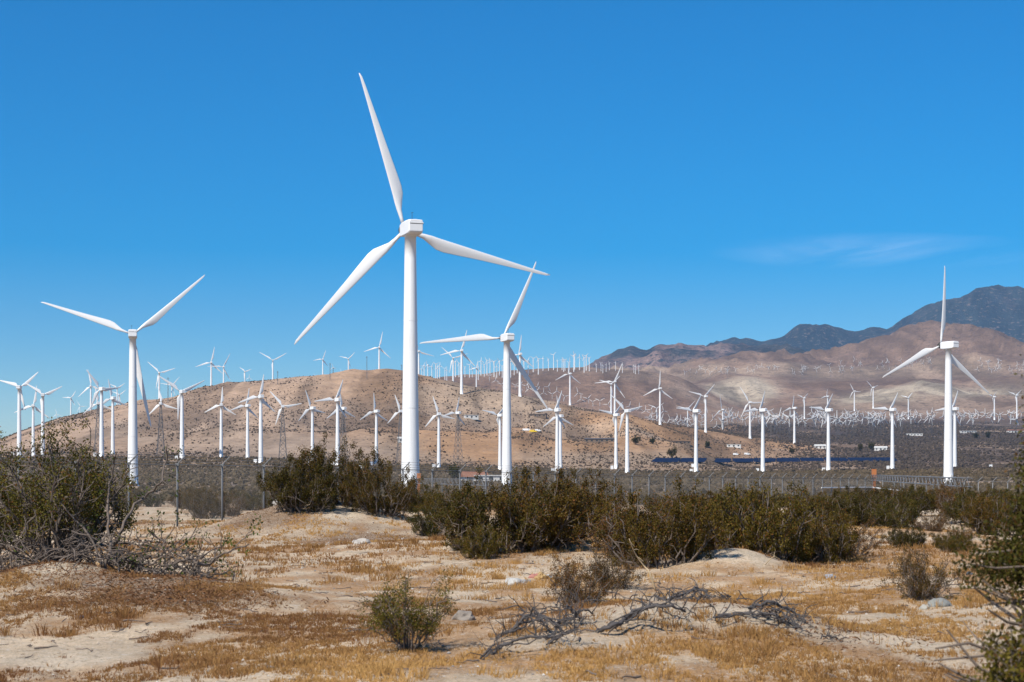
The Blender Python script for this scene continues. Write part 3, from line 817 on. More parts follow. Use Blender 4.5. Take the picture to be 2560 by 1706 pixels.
def mast(pxx, ytop, ybase, lo, hi, label, w=.5):
    D = hit(pxx, ybase, lo, hi); X = (pxx - 1280) * D / F; z = gz(X, D)
    Hh = EYE + (HZ - ytop) * D / F - z
    mb = MB()
    n = max(6, int(Hh / 2.5))
    c = [(w * math.cos(q * 2.094), w * math.sin(q * 2.094)) for q in range(3)]
    for (x, y) in c: mb.bar((x, y, -1), (x, y, Hh), .09, 4)
    for i in range(n):
        a, b = Hh * i / n, Hh * (i + 1) / n
        for q in range(3): mb.bar((*c[q], a), (*c[(q + 1) % 3], b), .06, 3)
    e = empty('lattice_mast', (X, D, z)); tag(e, label, 'mast')
    obj('mast_frame', mb.mesh('mast_frame', M['galv']), e)
    mb = MB(); mb.bar((-1.6, 0, Hh - .3), (1.6, 0, Hh - .3), .08); mb.box(-.3, .3, -.3, .3, Hh - .2, Hh + .9)
    obj('cross_arm', mb.mesh('cross_arm', M['galv']), e)


mast(917, 893, 947, 1800, 2400, 'pale lattice met mast on the crest between two turbines')
mast(825, 910, 950, 1800, 2400, 'thin grey mast on the crest beside a tiny dark turbine')
mast(694, 930, 962, 1800, 2400, 'short thin mast on the crest right of the Y-shaped turbine')
mast(1004, 914, 948, 1800, 2400, 'thin dark mast on the crest just left of the tallest tower')
mast(420, 946, 1008, 1800, 2400, 'thin mast on the left crest behind the lattice turbine')


def pole(pxx, ytop, ybase, D, label):
    D = hit(pxx, ybase, D * .8, D * 1.25, D); X = (pxx - 1280) * D / F; z = gz(X, D); Hh = EYE + (HZ - ytop) * D / F - z
    e = empty('utility_pole', (X, D, z)); tag(e, label, 'utility pole', 'utility poles on the plain')
    mb = MB(); mb.tube([(0, 0, -.5), (0, 0, Hh)], [.2, .14], 7); obj('pole', mb.mesh('pole', M['wood']), e)
    mb = MB(); mb.box(-1.2, 1.2, -.08, .08, Hh - .6, Hh - .42); obj('cross_arm', mb.mesh('cross_arm', M['wood']), e)


pole(2096, 1128, 1178, 1050, 'thin dark pole right of the third solar-field turbine')
pole(1897, 1115, 1160, 1250, 'thin pole left of the second solar-field turbine')
pole(1478, 1120, 1160, 1200, 'thin pole on the tan slope right of the two overlapping towers')
pole(2490, 1086, 1180, 1000, 'tall thin pole on the plain near the right edge')
pole(2290, 1100, 1160, 1200, 'thin pole on the plain left of the far right tall turbine')

# ------------------------------------------------------------------ solar field
mb = MB()
tilt = math.radians(22)
for i in range(10):
    x0 = -10 + i * 2.0
    c, s = math.cos(tilt), math.sin(tilt)
    P = []
    for (u, w) in ((-1.9, 0), (1.9, 0), (1.9, .06), (-1.9, .06)):
        for x in (x0 + .03, x0 + 1.97): P.append((x, u * c - w * s, 1.75 + u * s + w * c))
    mb.add(P, [(0, 1, 3, 2), (4, 5, 7, 6)[::-1], (2, 3, 5, 4), (0, 6, 7, 1)[::-1], (0, 2, 4, 6), (1, 7, 5, 3)])
ME_pan = mb.mesh('panel_surface', M['solar'])
mb = MB()
for x in (-8, -4, 0, 4, 8): mb.bar((x, .9, -.5), (x, .9, 2.05), .1); mb.bar((x, -.9, -.5), (x, -.9, 1.35), .1)
ME_leg = mb.mesh('support_posts', M['galv'])
for row in range(5):
    y0 = 1159.0 - row * 1.5
    x = 1662.0 + row * 2
    while x < (2225 if row > 0 else 1980):
        D = hit(x, y0 + (x - 1660) * -.004, 1100, 2300); X = (x - 1280) * D / F
        e = empty('solar_table', (X, D, gz(X, D)))
        tag(e, 'dark blue solar panel table in the long strip on the plain', 'solar panel', 'solar tables in the field')
        obj('panel_surface', ME_pan, e); tag(obj('support_posts', ME_leg, e), kind='stuff')
        x += 21.0 * F / D

# ------------------------------------------------------------------ buildings and vehicles far off
def house(pxx, pyy, w, d, h, roof, label, lo=900, hi=2300, guess=None, rh=1.6, flat=False, wall='stucco', name='house'):
    D = hit(pxx, pyy, lo, hi, guess); X = (pxx - 1280) * D / F
    e = empty(name, (X, D, gz(X, D)), RNG.uniform(-.25, .25)); tag(e, label, 'building', 'scattered desert buildings')
    mb = MB(); mb.box(-w / 2, w / 2, -d / 2, d / 2, -1.5, h); obj('wall', mb.mesh('wall', M[wall]), e)
    mb = MB()
    if flat: mb.box(-w / 2 - .4, w / 2 + .4, -d / 2 - .4, d / 2 + .4, h, h + .35)
    else:
        V = [(-w / 2 - .5, -d / 2 - .5, h + .01), (w / 2 + .5, -d / 2 - .5, h + .01), (w / 2 + .5, d / 2 + .5, h + .01), (-w / 2 - .5, d / 2 + .5, h + .01), (-w / 2 - .2, 0, h + rh), (w / 2 + .2, 0, h + rh)]
        mb.add(V, [(0, 1, 5, 4), (2, 3, 4, 5), (3, 2, 1, 0)], [(0, 4, 3), (1, 2, 5)])
    obj('roof', mb.mesh('roof', M[roof]), e)
    nw = max(2, int(w / 4))
    mw = MB(); mw.box(-.8, .8, -.04, .04, -.6, .6); wm = mw.mesh('window', M['glass'])
    for q in range(nw):
        obj('window', wm, e, (-w / 2 + (q + .5) * w / nw, -d / 2 - .03, h * .55))
    md = MB(); md.box(-.5, .5, -d / 2 - .06, -d / 2 + .05, 0, 2.1); obj('door', md.mesh('door', M['roofdark']), e)


house(1186, 1190, 9, 7, 1.8, 'roofbrown', 'low building with brown roof between the two tallest towers', 380, 640, 520, 2.2)
house(1225, 1196, 12, 6, 2.2, 'stucco', 'low pale shed beside the brown-roofed building', 380, 640, 500, .8, True)
house(1010, 1106, 10, 7, 3, 'stucco', 'white house on the lower hillside right of the tallest tower', guess=1500)
house(1178, 1045, 14, 5, 3, 'stucco', 'row of white trailers high on the hill', guess=1750, flat=True)
house(1345, 1043, 18, 8, 3, 'roofdark', 'low dark building on the hillside right of second tall tower', guess=1750, flat=True, wall='wallbrown')
house(1500, 1106, 26, 9, 2.6, 'roofdark', 'long dark low building on the lower hill slope', guess=1500, rh=1.2, wall='wallbrown')
house(1700, 1110, 20, 8, 2.4, 'roofdark', 'dark low building at the end of the hill', guess=1500, flat=True, wall='wallbrown')
house(1835, 1118, 14, 4, 2.5, 'stucco', 'white trailer on the plain beyond the solar strip', guess=1800, flat=True)
house(2202, 1127, 13, 6, 3, 'stucco', 'white house beside green trees on the valley floor', 1200, 2300, 1800)
house(2050, 1122, 12, 6, 3, 'stucco', 'white house behind the third solar-field turbine', 1200, 2400, 1900)
house(2286, 1090, 22, 6, 3, 'stucco', 'long white shed on the far valley floor', 1600, 2700, 2300, flat=True)
house(2420, 1083, 24, 6, 3, 'stucco', 'pale sheds right of the far right tall turbine', 1600, 2700, 2400, flat=True)
house(2540, 1082, 26, 8, 3, 'roofbrown', 'pinkish building at the right edge of the valley floor', 1600, 2700, 2400)


def vehicle(pxx, pyy, body, L, label, guess, rz=0, hh=2.3):
    D = hit(pxx, pyy, 1000, 2400, guess); X = (pxx - 1280) * D / F
    e = empty('parked_van', (X, D, gz(X, D)), rz); tag(e, label, 'van')
    V = []
    for y in (-1.0, 1.0):
        V += [(-L / 2, y, .45), (L / 2, y, .45), (L / 2, y, 1.2), (L / 2 - 1.0, y * .95, 1.35), (L / 2 - 1.7, y * .88, hh), (-L / 2 + .1, y * .88, hh)]
    mb = MB(); mb.add(V, [(i, (i + 1) % 6, 6 + (i + 1) % 6, 6 + i) for i in range(6)])
    Vb, fs = mb.get()
    obj('body', mesh('body', Vb, fs + [np.array([[5, 4, 3, 2, 1, 0]]), np.array([[6, 7, 8, 9, 10, 11]])], M[body]), e)
    mb = MB(); mb.box(L / 2 - 2.6, L / 2 - 1.75, -.96, -.9, 1.35, hh - .2); obj('window', mb.mesh('window', M['glass']), e)
    for x in (-L / 2 + .9, L / 2 - .9):
        for y in (-.95, .95):
            mb = MB(); mb.tube([(x, y - .12, .4), (x, y + .12, .4)], .4, 12); obj('wheel', mb.mesh('wheel', M['tyre']), e)


vehicle(1317, 1078, 'white', 8, 'white truck on the hillside left of the yellow one', 1600)
vehicle(1333, 1081, 'yellow', 7, 'yellow truck parked on the hillside', 1600)
vehicle(1345, 1079, 'white', 6, 'white van on the hillside right of the yellow truck', 1600)
vehicle(1840, 1138, 'white', 6, 'white van on the road beyond the solar strip, left one', 1500)
vehicle(1868, 1138, 'white', 6, 'white van on the road beyond the solar strip, right one', 1500)
vehicle(908, 1196, 'white', 5, 'white van on the plain just left of the tallest tower base', 1000)

# ------------------------------------------------------------------ fence of steel posts with angled arms, mesh and barbed wire
NP = 36
fd = lambda n: 71 + 2.63 * n
fx = lambda n: ((3357 - 72840 / (n + 27.0)) - 1280) * fd(n) / F
fh = lambda n: 2.4
pts = [(fx(n), fd(n)) for n in range(-7, NP)]
cxn, cDn = pts[-1]
leg2 = [(cxn + 3.0 * q * .10, cDn - 3.0 * q) for q in range(1, 21)]


def ftop(n):        # post top heights read off the photo
    return float(np.interp(n, [-7, 0, 6, 17, 35], [2.42, 2.4, 2.3, 2.1, 2.08]))


mb = MB(); mb.tube([(0, 0, -.4), (0, 0, 2.4)], .04, 8)
ME_post = mb.mesh('post', M['galv'], True)
mb = MB(); mb.bar((0, 0, 2.38), (.33, -.05, 2.72), .028, 5); mb.box(-.06, .06, -.06, .06, 2.33, 2.43)
ME_arm = mb.mesh('barbed_arm', M['galv'])
fence = empty('chain_link_fence', (pts[0][0], pts[0][1], 0))
tag(fence, 'chain link fence with angled barbed wire arms running behind the shrubs', 'fence')
fo = np.array([pts[0][0], pts[0][1], 0])


def fence_run(P, tops, cell):
    tip = []
    for (x, D), tp in zip(P, tops):
        s = tp / 2.4
        g = tp - 2.4
        o = obj('post', ME_post, fence, (x - fo[0], D - fo[1], g))
        a = obj('barbed_arm', ME_arm, o)
        tip.append((x, D, tp))
    tip = np.array(tip)
    mb = MB()
    for k_ in range(3):
        u = (.33 * (k_ + 1) / 3, -.05 * (k_ + 1) / 3, -.02 + .34 * (k_ + 1) / 3)
        for a, b in zip(tip[:-1], tip[1:]):
            mid = (a + b) / 2 + np.array(u) - np.array([0, 0, .03])
            mb.tube([a + u - fo, mid - fo, b + u - fo], .007, 3, False)
    for a, b in zip(tip[:-1], tip[1:]): mb.bar(a - fo - (0, 0, .03), b - fo - (0, 0, .03), .016, 5)
    obj('barbed_wire', mb.mesh('barbed_wire', M['galv']), fence)
    V, f = [], []
    w = .0022
    for a, b in zip(tip[:-1], tip[1:]):
        L = np.linalg.norm((b - a)[:2]); d = (b - a) / L
        hgt = 2.35
        nD = int((L + hgt) / cell)
        for sgn in (1, -1):
            for q in range(nD):
                s0 = q * cell - (hgt if sgn > 0 else 0)
                s1 = s0 + hgt * 1.0 if sgn > 0 else s0
                lo_s, lo_z, hi_s, hi_z = (s0, 0, s0 + hgt, hgt) if sgn > 0 else (s0 - 0, hgt, s0 + hgt, 0)
                if sgn < 0: lo_s -= hgt; hi_s -= hgt
                # clip to the panel
                t0 = max(0, -lo_s / (hi_s - lo_s)); t1 = min(1, (L - lo_s) / (hi_s - lo_s))
                if t1 <= t0: continue
                A = (lo_s + (hi_s - lo_s) * t0, lo_z + (hi_z - lo_z) * t0); B = (lo_s + (hi_s - lo_s) * t1, lo_z + (hi_z - lo_z) * t1)
                pa = a + d * A[0] - fo; pb = a + d * B[0] - fo
                pa = np.array([pa[0], pa[1], a[2] + (b[2] - a[2]) * A[0] / L - 2.4 + A[1] + .03]); pb = np.array([pb[0], pb[1], a[2] + (b[2] - a[2]) * B[0] / L - 2.4 + B[1] + .03])
                n0 = len(V)
                for p_ in (pa, pb): V += [p_ + (-w, 0, 0), p_ + (w, 0, 0), p_ + (0, w, w)]
                f += [(n0, n0 + 1, n0 + 4, n0 + 3), (n0 + 1, n0 + 2, n0 + 5, n0 + 4), (n0 + 2, n0, n0 + 3, n0 + 5)]
    tag(obj('chain_link_mesh', mesh('chain_link_mesh', V, np.array(f), M['galv']), fence), kind='stuff')


fence_run(pts, [ftop(n) for n in range(-7, NP)], .085)
fence_run([pts[-1]] + leg2, [2.08 - .03 * q for q in range(21)], .14)
# white pipe along the fence near its corner
mb = MB(); P = [(fx(n) - fo[0] - .1, fd(n) - fo[1] - .12, ftop(n) - .86) for n in range(29, NP)] + [(x - fo[0] - .12, D - fo[1] - .1, 1.2 - .095 * (q + 1)) for q, (x, D) in enumerate(leg2[:6])]
mb.tube(P, .06, 6); obj('white_pipe', mb.mesh('white_pipe', M['white']), fence)


# lattice booms on orange stands
def boom(x0, D0, z0, x1, D1, z1, label, wdt=.5):
    e = empty('lattice_boom', (x0, D0, 0)); tag(e, label, 'steel boom')
    a, b = np.array([0, 0, z0]), np.array([x1 - x0, D1 - D0, z1])
    L = np.linalg.norm(b - a); d = (b - a) / L; nrm = np.array([d[1], -d[0], 0]); nrm /= np.linalg.norm(nrm); up = np.array([0, 0, 1.])
    c = [nrm * wdt / 2, -nrm * wdt / 2, nrm * wdt / 2 - up * wdt * 1.1, -nrm * wdt / 2 - up * wdt * 1.1]
    mb = MB()
    for q in c: mb.bar(a + q, b + q, .035, 6)
    n = int(L / 2.2)
    for i in range(n):
        p, q_ = a + d * L * i / n, a + d * L * (i + 1) / n
        m_ = (p + q_) / 2
        for (u, v) in ((0, 2), (1, 3)):
            mb.bar(p + c[u], m_ + c[v], .025, 4); mb.bar(m_ + c[v], q_ + c[u], .025, 4)
        mb.bar(p + c[0], m_ + c[1], .022, 4); mb.bar(p + c[2], m_ + c[3], .022, 4)
    obj('truss', mb.mesh('truss', M['galv']), e)
    mb = MB(); mb.box(-.15, .15, -.12, .12, -1.0, z0 - .25); mb.box(-.21, .21, -.2, .2, z0 - .25, z0 + .6)
    obj('stand', mb.mesh('stand', M['orange']), e)
    for tt in (.35, .7, .98):
        p = a + d * L * tt
        mb = MB(); mb.bar((p[0] - .3, p[1], -1), p + c[2], .05); mb.bar((p[0] + .3, p[1], -1), p + c[3], .05)
        obj('prop_leg', mb.mesh('prop_leg', M['galv']), e)


boom((2185 - 1280) * 172 / F, 172, 2.42, (2420 - 1280) * 108 / F, 108, 1.95, 'grey lattice boom on an orange stand at the fence corner')
boom((1047 - 1280) * 190 / F, 190, 2.1, (1222 - 1280) * 150 / F, 150, 1.95, 'grey lattice boom with orange stand right of the tallest tower')

# ------------------------------------------------------------------ shrubs
def shrub_data(seed, h=1.8, w=1.3, stems=26, twigs=7, leaves=9000, leaf=.045, dry=.0, green=0., vase=.55, low=.15, clump=.16, spread=.18, full=.6):
    """wood polylines and leaves of one creosote-like shrub; base at the origin"""
    g = np.random.default_rng(seed)
    wood, anchors = [], []
    for s in range(stems):
        az = g.uniform(0, 2 * math.pi); rad = w * math.sqrt(g.uniform(.03, 1))
        top = np.array([math.cos(az) * rad, math.sin(az) * rad, h * g.uniform(.5, 1.08) * (1 - .3 * (rad / w) ** 2)])
        b0 = np.array([math.cos(az), math.sin(az), 0]) * g.uniform(0, spread) * w
        n = 7; t = np.linspace(0, 1, n)[:, None]
        ctrl = b0 + (top - b0) * np.array([vase, vase, .42 + .2 * g.random()])
        P = (1 - t) ** 2 * b0 + 2 * t * (1 - t) * ctrl + t ** 2 * top
        P[1:-1] += g.normal(0, .035 * h, (n - 2, 3))
        r0 = .014 * h * g.uniform(.6, 1.3)
        wood.append((P, np.linspace(r0, r0 * .3, n)))
        for q in range(twigs):
            u = g.uniform(.3 if low > .1 else .05, 1); i = u * (n - 1); i0 = min(int(i), n - 2)
            p0 = P[i0] + (P[i0 + 1] - P[i0]) * (i - i0)
            out = np.array([p0[0], p0[1], 0]); out /= np.linalg.norm(out) + 1e-6
            dv = out * g.uniform(-.2, 1) + np.array([0, 0, g.uniform(.3, 1.1)]) + g.normal(0, .45, 3)
            dv /= np.linalg.norm(dv)
            L = h * g.uniform(.12, .3)
            m = p0 + dv * L * .5 + g.normal(0, .03 * h, 3)
            p1 = p0 + dv * L; p1[2] = max(p1[2], .02)
            wood.append((np.array([p0, m, p1]), np.array([r0 * .4, r0 * .28, r0 * .15])))
            if p1[2] > low * h: anchors += [(m + p1) / 2, p1, p0 * .25 + p1 * .75]
    A = np.array(anchors)
    A = A[g.random(len(A)) < full]
    ia = g.integers(0, len(A), leaves)
    tone_a = g.random(len(A))
    P = A[ia] + g.normal(0, clump * .36 * h / 1.8, (leaves, 3)) * np.array([.9, .9, 1.4])
    P[:, 2] = np.maximum(P[:, 2], .04)
    up = g.normal(0, 1, (leaves, 3)) + np.array([0, 0, 1.2]); up /= np.linalg.norm(up, axis=1)[:, None]
    sd = np.cross(up, g.normal(0, 1, (leaves, 3))); sd /= np.linalg.norm(sd, axis=1)[:, None]
    s = leaf * g.uniform(.6, 1.35, (leaves, 1))
    V = np.stack([P - up * s * .2, P + sd * s * .42 + up * s * .45, P + up * s * 1.1, P - sd * s * .42 + up * s * .45], 1).reshape(-1, 3)
    f = np.arange(leaves * 4).reshape(-1, 4)
    tone = np.clip(tone_a[ia] * .6 + g.random(leaves) * .4, 0, 1)[:, None]
    c = C(.022, .018, .004) * (1 - tone) + C(.108, .078, .012) * tone
    gr = C(.165, .17, .028)
    c = c * (1 - green) + (C(.035, .05, .01) * (1 - tone) + gr * tone) * green
    isd = (g.random(leaves) < .12 + dry)[:, None]
    c = np.where(isd, C(.14, .066, .02) * (.5 + .6 * tone), c)
    return wood, V, f, np.repeat(c, 4, 0)


def wood_mesh(name, wood, mat, k=4):
    mb = MB()
    for (P, R) in wood: mb.tube(P, R, k if R[0] > .008 else 3, False)
    return mb.mesh(name, mat)


VAR = []
for sd, kw in enumerate([dict(h=1.8, w=1.45, stems=40, leaves=30000, leaf=.036, low=.02, spread=.6, vase=.8), dict(h=1.8, w=1.7, stems=46, leaves=32000, leaf=.036, dry=.06, low=.02, spread=.6, vase=.8), dict(h=1.8, w=1.15, stems=30, leaves=19000, leaf=.036, green=.25, low=.02, spread=.6, vase=.8),
                         dict(h=1.8, w=2.1, stems=48, leaves=32000, leaf=.038, dry=.1, low=.02, spread=.6, vase=.8), dict(h=1.8, w=1.6, stems=36, leaves=13000, leaf=.034, dry=.5, twigs=9, low=.08, spread=.3, vase=.6), dict(h=1.8, w=1.3, stems=38, leaves=26000, leaf=.036, green=.1, low=.02, spread=.6, vase=.8)]):
    wd, V, f, c = shrub_data(100 + sd, **kw)
    VAR.append((wood_mesh('stems', wd, M['wood']), mesh('foliage', V, f, M['leaf'], c)))


def shrub(var, pxx, D, sc, rz, label, group=None, sxy=1.0, zoff=-.05):
    X = (pxx - 1280) * D / F
    e = empty('creosote_bush', (X, D, gz(X, D) + zoff), rz)
    e.scale = (sc * sxy, sc * sxy, sc)
    tag(e, label, 'bush', group)
    obj('stems', VAR[var][0], e); obj('foliage', VAR[var][1], e)
    return e


gq = np.random.default_rng(21)
# bushes one can name: variant, photo x, distance, size, label
BUSH = [
 (0, 760, 57, .95, 1.0, 'dark creosote bush on the left sand hump, left half of the clump'),
 (1, 850, 59, 1.1, .95, 'tallest creosote bush of the clump on the left sand hump'),
 (3, 950, 58, .9, .8, 'brown-tinged creosote bush at right side of the left sand hump'),
 (2, 1075, 53, .55, 1.2, 'small round bush right of the left sand hump'),
 (1, 1240, 39.5, .9, .95, 'large dense dark bush in the middle, left half'),
 (0, 1350, 40, .98, 1.05, 'large dense dark bush in the middle, right half'),
 (3, 1430, 43, .92, .8, 'bush with bare pale twigs right of the big middle bush'),
 (2, 1200, 37.5, .42, 1.2, 'small olive bush at the left foot of the big middle bush'),
 (5, 1160, 40.5, .22, 1.2, 'tiny bush on sand left of the big middle bush'),
 (4, 1590, 35, .72, 1.0, 'thin half-bare bush left of the right-hand thicket'),
 (0, 1655, 33.8, .90, .9, 'dark bush at the left end of the right-hand thicket'),
 (1, 1775, 38.5, .80, 1.0, 'dark bush in the right-hand thicket behind the pale sand hump'),
 (5, 1905, 35.6, .97, .9, 'dense dark bush right of the pale sand hump'),
 (3, 1995, 37.5, .72, .85, 'wide dark bush at the right end of the thicket'),
 (2, 2060, 37, .6, 1.0, 'lean bush with bent stem at the thicket right end'),
 (4, 2125, 39, .45, 1.3, 'low brown bush right of the thicket'),
 (3, 2160, 58, .72, 1.1, 'wide grey-green bush behind the low brown one'),
 (5, 2260, 62, .68, 1.1, 'bush with bare lower stems right of the thicket'),
 (4, 2330, 52, .35, 1.2, 'sparse small bush on pale sand at right'),
 (4, 2300, 23.2, .40, .85, 'open brownish bush alone on the sand at right, twigs showing below'),
 (4, 1450, 23.2, .37, 1.0, 'brown half-dry bush behind the dead branches'),
 (4, 1535, 28.5, .34, 1.1, 'brown wispy bush left of the pale leaning stick'),
 (1, 520, 80, .75, 1.0, 'bush seen through the chain link fence at left'),
 (4, 580, 84, .6, 1.0, 'reddish bush by the fence post at left'),
 (4, 2400, 45, .3, 1.0, 'small scrubby bush on the sand near right edge'),
]
for (v, x, D, sc, sxy, lb) in BUSH:
    shrub(v, x, D, sc, gq.uniform(0, 6.28), lb, None, sxy)
for (x0, x1, D0, D1, n_, s0, s1) in [(1030, 1200, 66, 95, 7, .55, .8), (2080, 2620, 50, 75, 12, .5, .75), (2080, 2620, 75, 110, 14, .6, .85), (1480, 2100, 50, 62, 4, .5, .7), (2180, 2440, 40, 50, 4, .2, .35)]:
    for k in range(n_):
        shrub(int(gq.integers(0, 6)), gq.uniform(x0, x1), gq.uniform(D0, D1), gq.uniform(s0, s1), gq.uniform(0, 6.28), 'grey-olive creosote bush in the low thicket behind the front bushes', 'thicket of creosote bushes', gq.uniform(.9, 1.5))
# thicket behind: bushes nothing tells apart
for k in range(70):
    D = gq.uniform(72, 190)
    x = gq.uniform(640, 2700)
    if D < 95 and x < 1050 and gq.random() < .7: D += 50
    shrub(int(gq.integers(0, 6)), x, D, gq.uniform(.42, .72), gq.uniform(0, 6.28), 'grey-olive creosote bush in the low thicket behind the front bushes', 'thicket of creosote bushes', gq.uniform(1.3, 2.0))
for k in range(40):
    D = gq.uniform(100, 230); x = gq.uniform(-200, 760)
    shrub(int(gq.integers(0, 6)), x, D, gq.uniform(.5, .8), gq.uniform(0, 6.28), 'grey-olive creosote bush beyond the fence at left', 'creosote bushes beyond the fence', gq.uniform(1.1, 1.6))

# little bush in front
X, D = (1025 - 1280) * 16.6 / F, 16.6
wd, V, f, c = shrub_data(300, h=.74, w=.46, stems=26, twigs=8, leaves=9500, leaf=.0135, green=.35, vase=.45, low=.25, clump=.2, full=.4)
e = empty('creosote_bush', (X, D, gz(X, D) - .02)); tag(e, 'little green bush alone on the sand in the front, casting a shadow', 'bush')
obj('stems', wood_mesh('stems', wd, M['wood']), e); obj('foliage', mesh('foliage', V, f, M['leaf'], c), e)
# close bush leaning in at the right edge
for (pxx, D, h, w, lv, lb, sd_) in [(2680, 10.0, 1.9, .36, 60000, 'large out-of-focus bush leaning in at the right edge', 301), (2590, 8.6, 1.0, .2, 22000, 'out-of-focus twig tips at the lower right corner', 302), (-60, 30, 2.0, 1.0, 16000, 'tall green bush at the left edge of the picture', 303)]:
    wd, V, f, c = shrub_data(sd_, h=h, w=w, stems=34, twigs=9, leaves=lv, leaf=.018 if D < 12 else .03, green=.25, vase=.5, low=.64 if pxx == 2680 else .3, clump=.16)
    X = (pxx - 1280) * D / F
    e = empty('creosote_bush', (X, D, gz(X, D) - .02)); tag(e, lb, 'bush')
    obj('stems', wood_mesh('stems', wd, M['wood']), e); obj('foliage', mesh('foliage', V, f, M['leaf'], c), e)


# big bush at left with bare twisting limbs; limbs read off the photo (x, y at about 27 m)
def from_photo(P, D, jit, g):
    out = []
    dd = 0.0
    for (x, y) in P:
        dd = dd * .6 + g.normal(0, jit)
        Dx = D + dd
        out.append(((x - 1280) * Dx / F, Dx, EYE + (HZ - y) * Dx / F))
    return np.array(out)


def smooth_path(P, n=4):
    P = np.asarray(P, float)
    Q = np.vstack([2 * P[0] - P[1], P, 2 * P[-1] - P[-2]])
    out = []
    for i in range(1, len(Q) - 2):
        for t in np.arange(n) / n:
            out.append(.5 * ((2 * Q[i]) + (-Q[i - 1] + Q[i + 1]) * t + (2 * Q[i - 1] - 5 * Q[i] + 4 * Q[i + 1] - Q[i + 2]) * t * t + (-Q[i - 1] + 3 * Q[i] - 3 * Q[i + 1] + Q[i + 2]) * t ** 3))
    out.append(Q[-2])
    return np.array(out)


g = np.random.default_rng(5)
XB, DB = (150 - 1280) * 27.0 / F, 27.0
root = empty('creosote_bush', (XB, DB, gz(XB, DB)))
tag(root, 'big sprawling green bush at left with twisted bare grey limbs', 'bush')
ro = np.array([XB, DB, gz(XB, DB)])
wd, V, f, c = shrub_data(400, h=1.95, w=1.3, stems=56, twigs=9, leaves=24000, leaf=.028, green=.42, vase=.5, low=.32, clump=.15, full=.28)
obj('stems', wood_mesh('stems', wd, M['wood']), root)
obj('foliage', mesh('foliage', V, f, M['leaf'], c), root)
s1 = lambda P: [(x / 3.564, 1046 + y / 3.564) for (x, y) in P]
LIMBS = [(s1([(900, 1480), (940, 1300), (990, 1150), (960, 900), (970, 640), (1005, 430), (1040, 300)]), .03),
         (s1([(1000, 1180), (1090, 980), (1170, 800), (1300, 690), (1420, 580), (1470, 420), (1490, 230)]), .026),
         (s1([(1330, 1430), (1480, 1340), (1650, 1250), (1760, 1290), (1860, 1310), (1950, 1230), (2060, 1180), (2220, 1120)]), .03),
         (s1([(1860, 1310), (1950, 1400), (2060, 1360), (2080, 1430), (2010, 1500)]), .018),
         (s1([(1650, 1250), (1560, 1180), (1700, 1060), (1760, 960)]), .014), (s1([(1310, 1320), (1440, 1250), (1560, 1130), (1690, 1010)]), .014),
         (s1([(1120, 1210), (1280, 1190), (1390, 1150), (1430, 1060), (1420, 950)]), .014), (s1([(1220, 1310), (1330, 1150), (1370, 1000), (1350, 900)]), .012),
         (s1([(980, 1200), (1080, 1280), (1180, 1230), (1280, 1340), (1330, 1460)]), .018), (s1([(300, 1520), (250, 1420), (200, 1280), (80, 1180), (0, 1120)]), .02),
         (s1([(930, 1480), (900, 1300), (880, 1200), (760, 1000), (640, 880), (560, 760), (500, 700)]), .024), (s1([(640, 880), (520, 800), (440, 600), (420, 480), (500, 470)]), .016),
         (s1([(1180, 1480), (1240, 1380), (1200, 1300), (1100, 1250), (1000, 1260)]), .02), (s1([(1250, 1540), (1380, 1560), (1500, 1530), (1640, 1600), (1740, 1570)]), .016),
         (s1([(1770, 1450), (1880, 1520), (2000, 1590), (2100, 1660), (2150, 1700)]), .012), (s1([(1950, 1230), (1980, 1080), (1960, 1010)]), .009), (s1([(2060, 1180), (2180, 1060), (2240, 990)]), .009)]
lw, la = [], []
for (P, r0) in LIMBS:
    Q = smooth_path(from_photo(P, 26.3, .22, g), 4) - ro
    Q[1:-1] += g.normal(0, .012, (len(Q) - 2, 3))
    mb = MB(); mb.tube(Q, np.linspace(r0, r0 * .35, len(Q)), 6)
    for q in range(9):
        i = g.integers(2, len(Q) - 1); dv = g.normal(0, 1, 3) + np.array([.3, 0, .7]); dv /= np.linalg.norm(dv)
        L = g.uniform(.12, .4)
        p1 = Q[i] + dv * L; m_ = Q[i] + dv * L * .5 + g.normal(0, .03, 3)
        mb.tube([Q[i], m_, p1], [r0 * .35, r0 * .25, r0 * .12], 4, False)
        la += [p1, (m_ + p1) / 2]
    obj('bare_limb', mb.mesh('bare_limb', M['wood'], True), root)
A = np.array(la); n = 2400
ia = g.integers(0, len(A), n)
P = A[ia] + g.normal(0, .045, (n, 3)); s = .032 * g.uniform(.6, 1.4, (n, 1))
keep = g.random(len(A))[ia] < .55
P, s = P[keep], s[keep]; n = len(P)
up = g.normal(0, 1, (n, 3)) + (0, 0, 1.3); up /= np.linalg.norm(up, axis=1)[:, None]
sd = np.cross(up, g.normal(0, 1, (n, 3))); sd /= np.linalg.norm(sd, axis=1)[:, None]
V = np.stack([P - up * s * .2, P + sd * s * .42 + up * s * .45, P + up * s * 1.1, P - sd * s * .42 + up * s * .45], 1).reshape(-1, 3)
cc = np.repeat(C(.05, .065, .012) + g.random((n, 1)) * C(.07, .08, .012), 4, 0)
obj('limb_leaves', mesh('limb_leaves', V, np.arange(n * 4).reshape(-1, 4), M['leaf'], cc), root)
